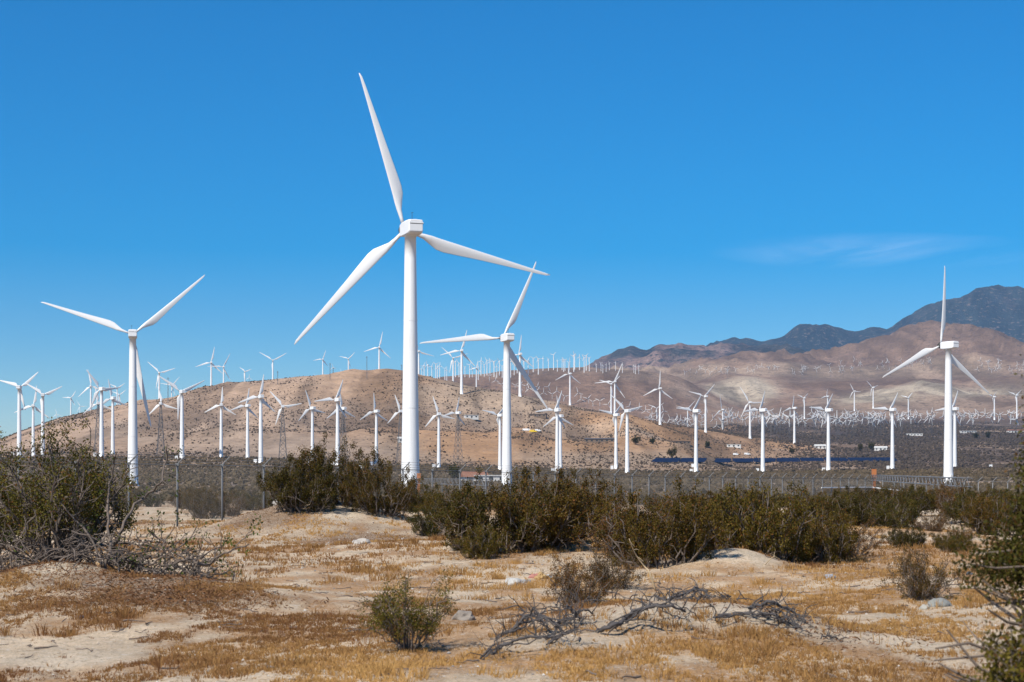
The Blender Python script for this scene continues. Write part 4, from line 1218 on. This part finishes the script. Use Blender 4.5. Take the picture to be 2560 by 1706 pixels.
# tangle of dead twigs at its foot
mb = MB()
for q in range(760):
    x = g.uniform(-1.0, 2.5); y = g.normal(-.5, .5); z = abs(g.normal(.12, .22)) + max(0, .25 - abs(x) * .1) * 0
    p = np.array([x, y, gz(x + ro[0], y + ro[1]) - ro[2] + z])
    pts_ = [p]
    dv = g.normal(0, 1, 3) * (1, .6, .6); dv /= np.linalg.norm(dv)
    for k_ in range(4):
        dv = dv + g.normal(0, .45, 3); dv /= np.linalg.norm(dv)
        pts_.append(pts_[-1] + dv * g.uniform(.05, .14))
    mb.tube(pts_, np.linspace(.010, .004, 5) * g.uniform(.6, 1.5), 4, False)
tag(obj('twig_tangle', mb.mesh('twig_tangle', M['wood']), root), kind='stuff')

# dead branches lying on the sand
g = np.random.default_rng(9)
s8 = lambda P: [(1500 + x / 3.564, 1266 + y / 3.564) for (x, y) in P]
s7 = lambda P: [(800 + x / 3.564, 1266 + y / 3.564) for (x, y) in P]
DEAD = [(s8([(0, 1110), (120, 1060), (220, 1010), (330, 930), (500, 890), (680, 900), (760, 940)]), .03), (s8([(600, 840), (700, 800), (770, 770), (860, 735), (930, 750), (965, 800), (935, 845), (905, 900)]), .026),
        (s8([(500, 800), (620, 870), (720, 920), (780, 960), (850, 985)]), .024), (s8([(1330, 910), (1430, 870), (1520, 855), (1620, 895), (1720, 935), (1790, 990), (1850, 1060)]), .024),
        (s8([(1050, 1000), (1200, 985), (1430, 960), (1560, 975), (1680, 1040), (1790, 1085)]), .026), (s8([(1085, 950), (1090, 860), (1140, 820), (1142, 790)]), .018), (s8([(1530, 910), (1650, 970), (1780, 1075), (1840, 1110)]), .014),
        (s8([(200, 1030), (300, 960), (420, 900), (560, 880), (640, 820)]), .024), (s8([(820, 780), (810, 860), (820, 940), (860, 990)]), .018), (s8([(980, 860), (1040, 900), (1060, 980), (1180, 1000)]), .018),
        (s8([(510, 700), (600, 740), (690, 800), (730, 880)]), .008), (s8([(1970, 1180), (2050, 1160), (2130, 1180), (2160, 1220)]), .012), (s8([(920, 690), (900, 760), (870, 840)]), .008),
        (s7([(1430, 1365), (1500, 1280), (1580, 1190), (1640, 1100)]), .014), (s7([(1700, 1150), (1790, 1020), (1890, 960), (2000, 985), (2100, 1060), (2090, 1150)]), .026),
        (s7([(1520, 1340), (1640, 1240), (1750, 1185), (1950, 1170), (2100, 1165), (2250, 1110)]), .022), (s7([(1890, 960), (2010, 1040), (2030, 1140)]), .016), (s7([(1600, 1180), (1720, 1100), (1830, 1030), (1980, 1020)]), .02),
        (s7([(2040, 1230), (2150, 1150), (2250, 1100), (2352, 1000)]), .02), (s7([(2100, 1060), (2250, 1000), (2352, 920), (2430, 960)]), .024), (s7([(2200, 880), (2270, 960), (2330, 1060)]), .016)]
XP, DP = (1700 - 1280) * 19.8 / F, 19.8
root = empty('dead_branches', (XP, DP, gz(XP, DP)))
tag(root, 'tangle of dead dark grey branches lying across the sand mound in front', 'dead branches')
ro = np.array([XP, DP, gz(XP, DP)])
DEAD += [([(x + g.normal(0, 14), y + g.normal(0, 7)) for (x, y) in P], r0 * .5) for (P, r0) in list(DEAD)] + [([(x + g.normal(0, 25), y + g.normal(0, 10)) for (x, y) in P[1:]], r0 * .38) for (P, r0) in list(DEAD) if len(P) > 4]
for (P, r0) in DEAD:
    xl, yl = max(P, key=lambda p_: p_[1])
    Q = from_photo(P, hit(xl, yl, 13.5, 30, 19) - .05, .12, g)
    Q[:, 2] = np.maximum(Q[:, 2], ground(Q[:, 0], Q[:, 1]) + .01)
    Q = smooth_path(Q, 5) - ro
    Q[1:-1] += g.normal(0, .008, (len(Q) - 2, 3))
    r0 *= .8
    mb = MB(); mb.tube(Q, np.linspace(r0, r0 * .45, len(Q)) * g.uniform(.85, 1.15, len(Q)), 7)
    for q in range(8):
        i = g.integers(1, len(Q) - 1); dv = g.normal(0, 1, 3) + np.array([0, 0, .25]); dv /= np.linalg.norm(dv)
        pts_ = [Q[i]]
        for k_ in range(4):
            dv = dv + g.normal(0, .4, 3); dv /= np.linalg.norm(dv); pts_.append(pts_[-1] + dv * g.uniform(.03, .09))
        mb.tube(pts_, np.linspace(r0 * .45, r0 * .12, 5), 4, False)
    obj('branch', mb.mesh('branch', M['deadwood'], True), root)
mb = MB()
for q in range(130):
    u = g.random(); x0 = np.interp(u, [0, 1], [-1.9, 1.3]) ; y0 = g.normal(0, .25)
    dv = g.normal(0, 1, 3) * (1, .7, .5); dv /= np.linalg.norm(dv)
    pts_ = [np.array([x0, y0, gz(x0 + ro[0], y0 + ro[1]) - ro[2] + abs(g.normal(.05, .07))])]
    for k_ in range(5):
        dv = dv + g.normal(0, .35, 3); dv /= np.linalg.norm(dv); pts_.append(pts_[-1] + dv * g.uniform(.03, .08))
    mb.tube(pts_, np.linspace(.008, .003, 6), 4, False)
tag(obj('twig_litter', mb.mesh('twig_litter', M['deadwood']), root), kind='stuff')


def stick(P, D, r0, label, mat='palewood', jit=.08):
    Q = from_photo(P, D, jit, g); Q[0, 2] = gz(Q[0, 0], Q[0, 1]) - .02
    o_ = Q[0].copy()
    Q = smooth_path(Q, 4) - o_
    mb = MB(); mb.tube(Q, np.linspace(r0, r0 * .4, len(Q)), 6)
    for q in range(4):
        i = g.integers(len(Q) // 2, len(Q) - 1); dv = g.normal(0, 1, 3); dv /= np.linalg.norm(dv)
        mb.tube([Q[i], Q[i] + dv * .05, Q[i] + dv * .11 + g.normal(0, .02, 3)], [r0 * .4, r0 * .3, r0 * .15], 4, False)
    tag(obj('dry_stick', mb.mesh('dry_stick', M[mat], True), None, o_), label, 'stick', 'dry sticks')


stick(s8([(500, 665), (440, 590), (400, 540), (330, 450), (290, 370), (260, 290)]), 28, .017, 'pale bare stick leaning up left behind the dead branches')
stick(s8([(1360, 690), (1440, 540), (1520, 470), (1560, 440)]), 33, .014, 'thin pale stick on the slope right of the sand hump')
stick(s8([(100, 1400), (230, 1350), (330, 1290)]), 17.0, .01, 'thin grey stick lying flat on the front sand')
stick([(40, 1578), (120, 1562), (180, 1558)], 20.5, .02, 'dark fallen stick on the sand at the lower left', 'deadwood')
stick([(925, 1552), (940, 1545), (955, 1548), (985, 1540)], 21.5, .018, 'short dark stick left of the little front bush', 'deadwood')

# ------------------------------------------------------------------ stones
def stone_mesh(seed, n=2):
    g = np.random.default_rng(seed)
    import bmesh
    bm = bmesh.new(); bmesh.ops.create_icosphere(bm, subdivisions=n, radius=1)
    for v in bm.verts:
        v.co *= 1 + .6 * (float(fbm(np.array(v.co.x * 1.4 + seed), np.array(v.co.y * 1.4 + v.co.z), 3)) - .5) * 2
        v.co.z *= .62
    me = bpy.data.meshes.new('stone'); bm.to_mesh(me); bm.free()
    return me


for (pxx, pyy, w, rgb, lb) in [(1287, 1462, .17, (.62, .6, .55), 'large white rock on the sand in the middle'), (1312, 1457, .09, (.3, .32, .33), 'grey rock beside the white one'), (1336, 1444, .11, (.55, .25, .2), 'pinkish red rock near the middle'),
                               (1352, 1447, .13, (.55, .36, .16), 'orange tan rock beside the pinkish one'), (1372, 1442, .07, (.6, .58, .55), 'small pale rock at the right of the coloured rocks'), (2346, 1516, .13, (.33, .33, .3), 'grey rock under the brownish bush at right'),
                               (2312, 1522, .07, (.5, .47, .4), 'small pale rock left of the grey one'), (2424, 1437, .07, (.17, .18, .2), 'dark blue-grey rock near the right edge'), (2075, 1446, .1, (.4, .42, .46), 'bluish flat rock on the right sand'),
                               (905, 1360, .22, (.55, .5, .44), 'flat pale rock on the litter below the left hump'), (1163, 1549, .13, (.35, .3, .25), 'flat brown stone in the gravel right of the little bush'), (201, 1545, .05, (.13, .14, .17), 'small dark upright stone at lower left'),
                               (697, 1262, .24, (.42, .39, .35), 'pale boulder behind the fence post at left')]:
    D = hit(pxx, pyy, 13, 100); X = (pxx - 1280) * D / F
    me = stone_mesh(int(pxx), 3); me.materials.append(simple('rock_%d' % pxx, tuple(.72 * c for c in rgb), .9, var=.25, scale=12, spec=.2, bump=.5))
    tag(obj('rock', me, None, (X, D, gz(X, D) + w * .08), (0, 0, RNG.uniform(0, 6)), w), lb, 'rock', 'rocks on the sand')


def scatter(n, D0, D1, half, g, power=1.0):
    """points spread over the wedge of ground in view"""
    D = np.sqrt(g.uniform(D0 ** 2, D1 ** 2, n)) if power == 1 else (g.uniform(D0 ** power, D1 ** power, n)) ** (1 / power)
    x = g.uniform(-half, half, n) * D / F
    return x, D


g = np.random.default_rng(31)
# pebbles
n = 24000
x, D = scatter(n, 12, 60, 1500, g, .8)
mask = fbm(x / 3, D / 3, 3) + g.normal(0, .1, n) > .5
x, D = x[mask], D[mask]; n = len(x)
z = ground(x, D)
oct_ = np.array([(1, 0, .1), (.3, .9, .0), (-.8, .5, .1), (-.7, -.6, 0), (.4, -.8, .1), (.1, .1, .7), (0, 0, -.5)])
fo_ = np.array([(i, (i + 1) % 5, 5) for i in range(5)] + [((i + 1) % 5, i, 6) for i in range(5)])
sc = (.004 + .02 * g.random(n) ** 5) * (D / 18) ** .5
th = g.uniform(0, 6.28, n); ct, st_ = np.cos(th), np.sin(th)
V = np.zeros((n, 7, 3))
sx, sy, sz = g.uniform(.7, 1.3, (3, n))
V[..., 0] = (oct_[:, 0] * ct[:, None] * sx[:, None] - oct_[:, 1] * st_[:, None]) * sc[:, None] + x[:, None]
V[..., 1] = (oct_[:, 0] * st_[:, None] + oct_[:, 1] * ct[:, None] * sy[:, None]) * sc[:, None] + D[:, None]
V[..., 2] = oct_[:, 2] * sc[:, None] * sz[:, None] + z[:, None] + sc[:, None] * .2
f = (fo_[None] + (np.arange(n) * 7)[:, None, None]).reshape(-1, 3)
pal = np.array([(.5, .45, .38), (.42, .35, .27), (.36, .27, .19), (.26, .24, .22), (.58, .54, .48)])
tag(obj('pebbles', mesh('pebbles', V.reshape(-1, 3), f, M['stone'], np.repeat(pal[g.integers(0, 5, n)], 7, 0))), 'pale pebbles strewn over the sand', 'pebbles', kind='stuff')

# dry grass in tufts
def grass(n_t, D0, D1, power, hgt, per, seed, lab, extra=None, thr=.5):
    g = np.random.default_rng(seed)
    x, D = scatter(n_t, D0, D1, 1550, g, power)
    m = (fbm(x / .55 + 3, D / 1.1, 2) * .5 + fbm(x / 2.2 + 8, D / 3.0, 3) * .35 + fbm(x / 9, D / 9, 3) * .15 + g.normal(0, .035, n_t)) > thr
    for (mx, mD, wx, wy, h) in CLEAN:
        q = ((x - (mx - 1280) * mD / F) / wx) ** 2 + ((D - mD) / wy) ** 2
        m &= ~((q < .9) & (g.random(n_t) < .92))
    x, D = x[m], D[m]
    if extra is not None: x, D = np.concatenate([x, extra[:, 0]]), np.concatenate([D, extra[:, 1]])
    nt_ = len(x)
    hs = hgt * g.uniform(.4, 1.25, nt_)
    if extra is not None: hs[-len(extra):] = extra[:, 2]
    tx = np.repeat(x, per); tD = np.repeat(D, per); hh = np.repeat(hs, per)
    n = len(tx)
    ang = g.uniform(0, 6.28, n); rad = np.abs(g.normal(0, .5, n)) * hh
    bx, by = tx + np.cos(ang) * rad, tD + np.sin(ang) * rad
    bz = ground(bx, by) - .01
    lean = g.uniform(.1, .75, n) * hh
    top = np.stack([bx + np.cos(ang) * lean, by + np.sin(ang) * lean, bz + hh * g.uniform(.5, 1.1, n)], -1)
    w = (.0035 + .0022 * g.random(n)) * np.maximum(1, tD / 22)
    wd_ = np.stack([np.sin(ang * 3 + 1), np.cos(ang * 3 + 1) * .3, np.zeros(n)], -1) * w[:, None]
    b0 = np.stack([bx, by, bz], -1)
    mid = b0 * .5 + top * .5 + np.stack([-np.cos(ang) * lean * .15, -np.sin(ang) * lean * .15, hh * .08], -1)
    V = np.stack([b0 - wd_, b0 + wd_, mid + wd_ * .8, mid - wd_ * .8, top], 1).reshape(-1, 3)
    i = np.arange(n) * 5
    f4 = np.stack([i, i + 1, i + 2, i + 3], -1); f3 = np.stack([i + 3, i + 2, i + 4], -1)
    tt = np.repeat(g.random(nt_), per) * .6 + g.random(n) * .4
    big = np.repeat(fbm(x / 5 + 9, D / 5, 3), per)
    c = mixc(np.zeros((n, 3)) + C(.17, .075, .03), C(.52, .305, .105) + np.zeros((n, 3)), np.clip(tt * .8 + .1 + (big - .5) * 1.4, 0, 1))
    tag(obj('dry_grass', mesh('dry_grass', V, [f4, f3], M['grass'], np.repeat(c, 5, 0))), lab, 'grass', kind='stuff')


ge = np.random.default_rng(77)
ex = []
def tuft_at(pxx, pyy, wpx, hpx, n):
    D = 7254.0 / (pyy - HZ)
    D = hit(pxx, pyy, 12, 60)
    for q in range(n):
        ex.append(((pxx + ge.normal(0, wpx * .4) - 1280) * D / F, D + ge.normal(0, .15), hpx * D / F * ge.uniform(.6, 1.1)))
for (a, b, w, h, n) in [(1620, 1548, 45, 22, 10), (1680, 1570, 50, 30, 14), (1765, 1545, 40, 28, 12), (1840, 1555, 40, 22, 10), (1620, 1610, 70, 26, 14), (1715, 1615, 50, 24, 9), (1880, 1590, 90, 40, 30), (1810, 1650, 80, 45, 28), (1900, 1640, 60, 45, 18), (1650, 1695, 60, 35, 16), (1590, 1640, 50, 25, 8),
                        (220, 1545, 40, 40, 16), (110, 1520, 40, 28, 10), (310, 1545, 45, 40, 16), (290, 1570, 60, 30, 14), (20, 1535, 30, 30, 8), (900, 1430, 60, 34, 14), (970, 1450, 60, 36, 14), (840, 1455, 40, 28, 8), (1000, 1690, 120, 40, 30), (900, 1690, 90, 34, 20), (560, 1690, 120, 34, 24), (1250, 1690, 80, 30, 12), (2000, 1690, 120, 34, 26), (2200, 1690, 120, 30, 20)]:
    tuft_at(a, b, w, h, n)
for q in range(150):
    D_ = float(np.sqrt(ge.uniform(14 ** 2, 48 ** 2))); x_ = ge.uniform(-.3, .3) * D_; hh_ = ge.uniform(.10, .22); w_ = ge.uniform(.05, .3)
    for k_ in range(int(ge.integers(6, 16))): ex.append((x_ + ge.normal(0, w_), D_ + ge.normal(0, w_ * .7), hh_ * ge.uniform(.5, 1.1)))
grass(52000, 12.5, 26, 1.0, .055, 10, 41, 'tufts of dry golden grass on the front sand', np.array(ex), .548)
grass(45000, 12.5, 30, 1.0, .028, 4, 43, 'fine straw stubble scattered over the front sand', None, .46)
grass(75000, 26, 75, 1.0, .09, 5, 42, 'low dry grass on the sand between the bushes', None, .535)

# reddish dead litter around the big bush and the humps
g = np.random.default_rng(55)
xs_, ds_ = [], []
for (mx, mD, wx, wy, a) in LITTER:
    k_ = int(2600 * a); X0 = (mx - 1280) * mD / F
    xs_.append(X0 + g.normal(0, wx * .6, k_)); ds_.append(mD + g.normal(0, wy * .6, k_))
x, D = np.concatenate(xs_), np.concatenate(ds_); n = len(x)
z = ground(x, D) + g.uniform(.0, .03, n)
ang = g.uniform(0, 6.28, n); L = g.uniform(.015, .06, n); w = g.uniform(.003, .008, n)
dx = np.stack([np.cos(ang) * L, np.sin(ang) * L, g.normal(.2, .35, n) * L], -1); sx = np.stack([-np.sin(ang) * w, np.cos(ang) * w, w], -1)
b0 = np.stack([x, D, z], -1)
V = np.stack([b0 - sx, b0 + sx, b0 + dx + sx * .5, b0 + dx - sx * .5], 1).reshape(-1, 3)
c = C(.12, .05, .022) + g.random((n, 1)) * C(.16, .10, .05)
tag(obj('dead_litter', mesh('dead_litter', V, np.arange(n * 4).reshape(-1, 4), M['grass'], np.repeat(c, 4, 0))), 'reddish brown dead plant litter under the bushes', 'litter', kind='stuff')

mb = MB()
for q in range(420):
    D_ = float(np.sqrt(g.uniform(14 ** 2, 40 ** 2))); x_ = g.uniform(-.31, .31) * D_; an = g.uniform(0, 6.28)
    P_ = [np.array([x_, D_])]
    for k_ in range(4):
        an += g.normal(0, .5); P_.append(P_[-1] + np.array([math.cos(an), math.sin(an)]) * g.uniform(.03, .11))
    P_ = np.array(P_); mb.tube(np.column_stack([P_, ground(P_[:, 0], P_[:, 1]) + .008 + np.abs(g.normal(0, .012, 5))]), np.linspace(.007, .003, 5) * g.uniform(.6, 1.6), 4, False)
tag(obj('fallen_twigs', mb.mesh('fallen_twigs', M['wood'])), 'small fallen twigs scattered over the sand', 'twigs', kind='stuff')

# far scrub dotted over plain and hill: too many to count
def scrub(x, D, size, g, lab, name, ca, cb):
    n = len(x); z = ground(x, D)
    base = np.array([(math.cos(q), math.sin(q), -.05) for q in np.arange(5) * 1.2566] + [(.95 * math.cos(q + .6), .95 * math.sin(q + .6), .55) for q in np.arange(5) * 1.2566] + [(.1, 0, 1.0)])
    ff = np.array([(i, (i + 1) % 5, 5 + i) for i in range(5)] + [((i + 1) % 5, 5 + (i + 1) % 5, 5 + i) for i in range(5)] + [(5 + i, 5 + (i + 1) % 5, 10) for i in range(5)])
    V = base[None] * (1 + g.normal(0, .2, (n, 11, 1)))
    V = V * size[:, None, None] * np.array([.62, .62, .8]) * g.uniform(.75, 1.35, (n, 1, 3))
    V += np.stack([x, D, z], -1)[:, None, :]
    f = (ff[None] + (np.arange(n) * 11)[:, None, None]).reshape(-1, 3)
    t_ = g.random((n, 1)); c = ca * (1 - t_) + cb * t_
    tag(obj(name, mesh(name, V.reshape(-1, 3), f, M['scrub'], np.repeat(c, 11, 0))), lab, 'scrub', kind='stuff')


g = np.random.default_rng(61)
# plain
x, D = scatter(34000, 150, 1200, 1450, g, 1.0)
m = fbm(x / 45, D / 70, 4) + g.normal(0, .12, len(x)) > .40
x, D = x[m], D[m]
scrub(x, D, g.uniform(.6, 1.5, len(x)) * np.interp(D, [150, 1200], [.8, 1.15]), g, 'dark low scrub covering the plain', 'plain_scrub', C(.05, .038, .022), C(.125, .09, .052))
# hill
D = g.uniform(1180, 2500, 70000); x = (g.uniform(-150, 2050, len(D)) - 1280) * D / F
m = fbm(x / 60 + 5, D / 120, 4) + (.56 - fbm(x / 240, D / 420, 5, ridged=True)) * .6 + (.5 - fbm(x / 34 + 3, D / 420, 4, .6)) * .7 + g.normal(0, .08, len(x)) > np.interp(1280 + F * x / D, [300, 900, 1300], [.49, .46, .38])
x, D = x[m], D[m]
scrub(x, D, .35 + 1.15 * g.random(len(x)) ** 2.5, g, 'dark shrubs dotted over the tan hill', 'hill_scrub', C(.05, .038, .028), C(.11, .08, .055))
# valley floor at right
D = np.sqrt(g.uniform(1180 ** 2, 3000 ** 2, 36000)); x = (g.uniform(1600, 2750, len(D)) - 1280) * D / F
m = (fbm(x / 80 + 5, D / 200, 4) + g.normal(0, .1, len(x)) > .42) & ((D > 2050) | (g.random(len(x)) < sm(1850, 2200, 1280 + F * x / D)))
x, D = x[m], D[m]
scrub(x, D, g.uniform(1.0, 2.3, len(x)), g, 'dark scrub covering the valley floor at right', 'valley_scrub', C(.04, .032, .026), C(.095, .07, .05))

# a few small trees by the far houses
for (pxx, pyy, hh, lb) in [(1135, 1197, 5.5, 'dark conical tree beyond the fence right of the tallest tower'), (1313, 1195, 4.2, 'round dark tree beyond the fence right of the second tall tower'), (1590, 1112, 7, 'dark tree on the lower hill right of the dark building'), (1631, 1110, 5, 'smaller dark tree on the lower hill'), (1680, 1146, 9, 'grey tree at the left end of the solar strip'), (1768, 1120, 6, 'dark round tree beyond the solar strip'),
                           (2150, 1128, 7, 'green tree left of the white valley house'), (2178, 1126, 8, 'tall green tree beside the white valley house'), (1980, 1135, 6, 'grey tree right of the second solar-field turbine'), (2440, 1098, 8, 'green tree on the valley floor right of the far right turbine'), (2470, 1097, 9, 'broad green tree on the valley floor near the right edge')]:
    lo, hi = (350, 700) if pyy > 1150 else (1200, 2600)
    D = hit(pxx, pyy, lo, hi); X = (pxx - 1280) * D / F
    wd, V, f, c = shrub_data(int(pxx), h=hh, w=hh * .42, stems=14, twigs=6, leaves=1600, leaf=.5, green=.5, vase=.3, low=.2, clump=.3)
    e = empty('desert_tree', (X, D, gz(X, D))); tag(e, lb, 'tree', 'small trees by far houses')
    wd.append((np.array([(0, 0, -.3), (0.1, 0, hh * .3), (0, .1, hh * .6)]), np.array([.2, .16, .08]) * hh / 6))
    obj('trunk', wood_mesh('trunk', wd, M['wood']), e); obj('crown', mesh('crown', V, f, M['leaf'], c * .6), e)

# ------------------------------------------------------------------ thin high cloud
m, nt, b = material("cirrus")
N, L = nt.nodes.new, nt.links.new
nt.nodes.remove(b)
tc = N("ShaderNodeTexCoord"); mp = N("ShaderNodeMapping"); mp.inputs["Scale"].default_value = (.00022, .00008, 1); mp.inputs["Rotation"].default_value = (0, 0, .18)
L(tc.outputs["Object"], mp.inputs["Vector"])
nz = N("ShaderNodeTexNoise"); nz.inputs["Scale"].default_value = 1.6; nz.inputs["Detail"].default_value = 9; nz.inputs["Roughness"].default_value = .62; nz.inputs["Distortion"].default_value = .6
L(mp.outputs[0], nz.inputs["Vector"])
gr = N("ShaderNodeTexGradient"); gr.gradient_type = 'SPHERICAL'
mp2 = N("ShaderNodeMapping"); mp2.inputs["Scale"].default_value = (1 / 2600, 1 / 2000, 1); L(tc.outputs["Object"], mp2.inputs["Vector"]); L(mp2.outputs[0], gr.inputs["Vector"])
mr = N("ShaderNodeMapRange"); mr.inputs[1].default_value = .40; mr.inputs[2].default_value = .75; mr.inputs[4].default_value = .42; L(nz.outputs["Fac"], mr.inputs[0])
mu = N("ShaderNodeMath"); mu.operation = 'MULTIPLY'; L(mr.outputs[0], mu.inputs[0]); L(gr.outputs["Fac"], mu.inputs[1])
tp = N("ShaderNodeBsdfTransparent"); df = N("ShaderNodeBsdfTranslucent"); df.inputs["Color"].default_value = (.95, .95, .95, 1)
ms = N("ShaderNodeMixShader"); L(mu.outputs[0], ms.inputs[0]); L(tp.outputs[0], ms.inputs[1]); L(df.outputs[0], ms.inputs[2])
L(ms.outputs[0], nt.nodes["Material Output"].inputs["Surface"])
V = [(-3400, -2700, 0), (3400, -2700, 0), (3400, 2700, 0), (-3400, 2700, 0)]
Dcl = 24000.0
oc = obj('sky_cloud', mesh('sky_cloud', V, np.array([[0, 1, 2, 3]]), m), None, ((2210 - 1280) * Dcl / F, Dcl, EYE + (HZ - 632) * Dcl / F), (0, 0, .35))
tag(oc, kind='structure')

# ------------------------------------------------------------------ haze in the air
mb = MB(); mb.box(-7500, 9500, -300, 15200, -6, 1500)
m, nt, b = material("haze_air")
nt.nodes.remove(b)
pv = nt.nodes.new("ShaderNodeVolumePrincipled")
pv.inputs["Color"].default_value = (.34, .62, 1.0, 1)
pv.inputs["Density"].default_value = 3.4e-5
pv.inputs["Anisotropy"].default_value = 0.0
nt.links.new(pv.outputs[0], nt.nodes["Material Output"].inputs["Volume"])
hz_ = obj('haze', mb.mesh('haze', m))
tag(hz_, kind='stuff')
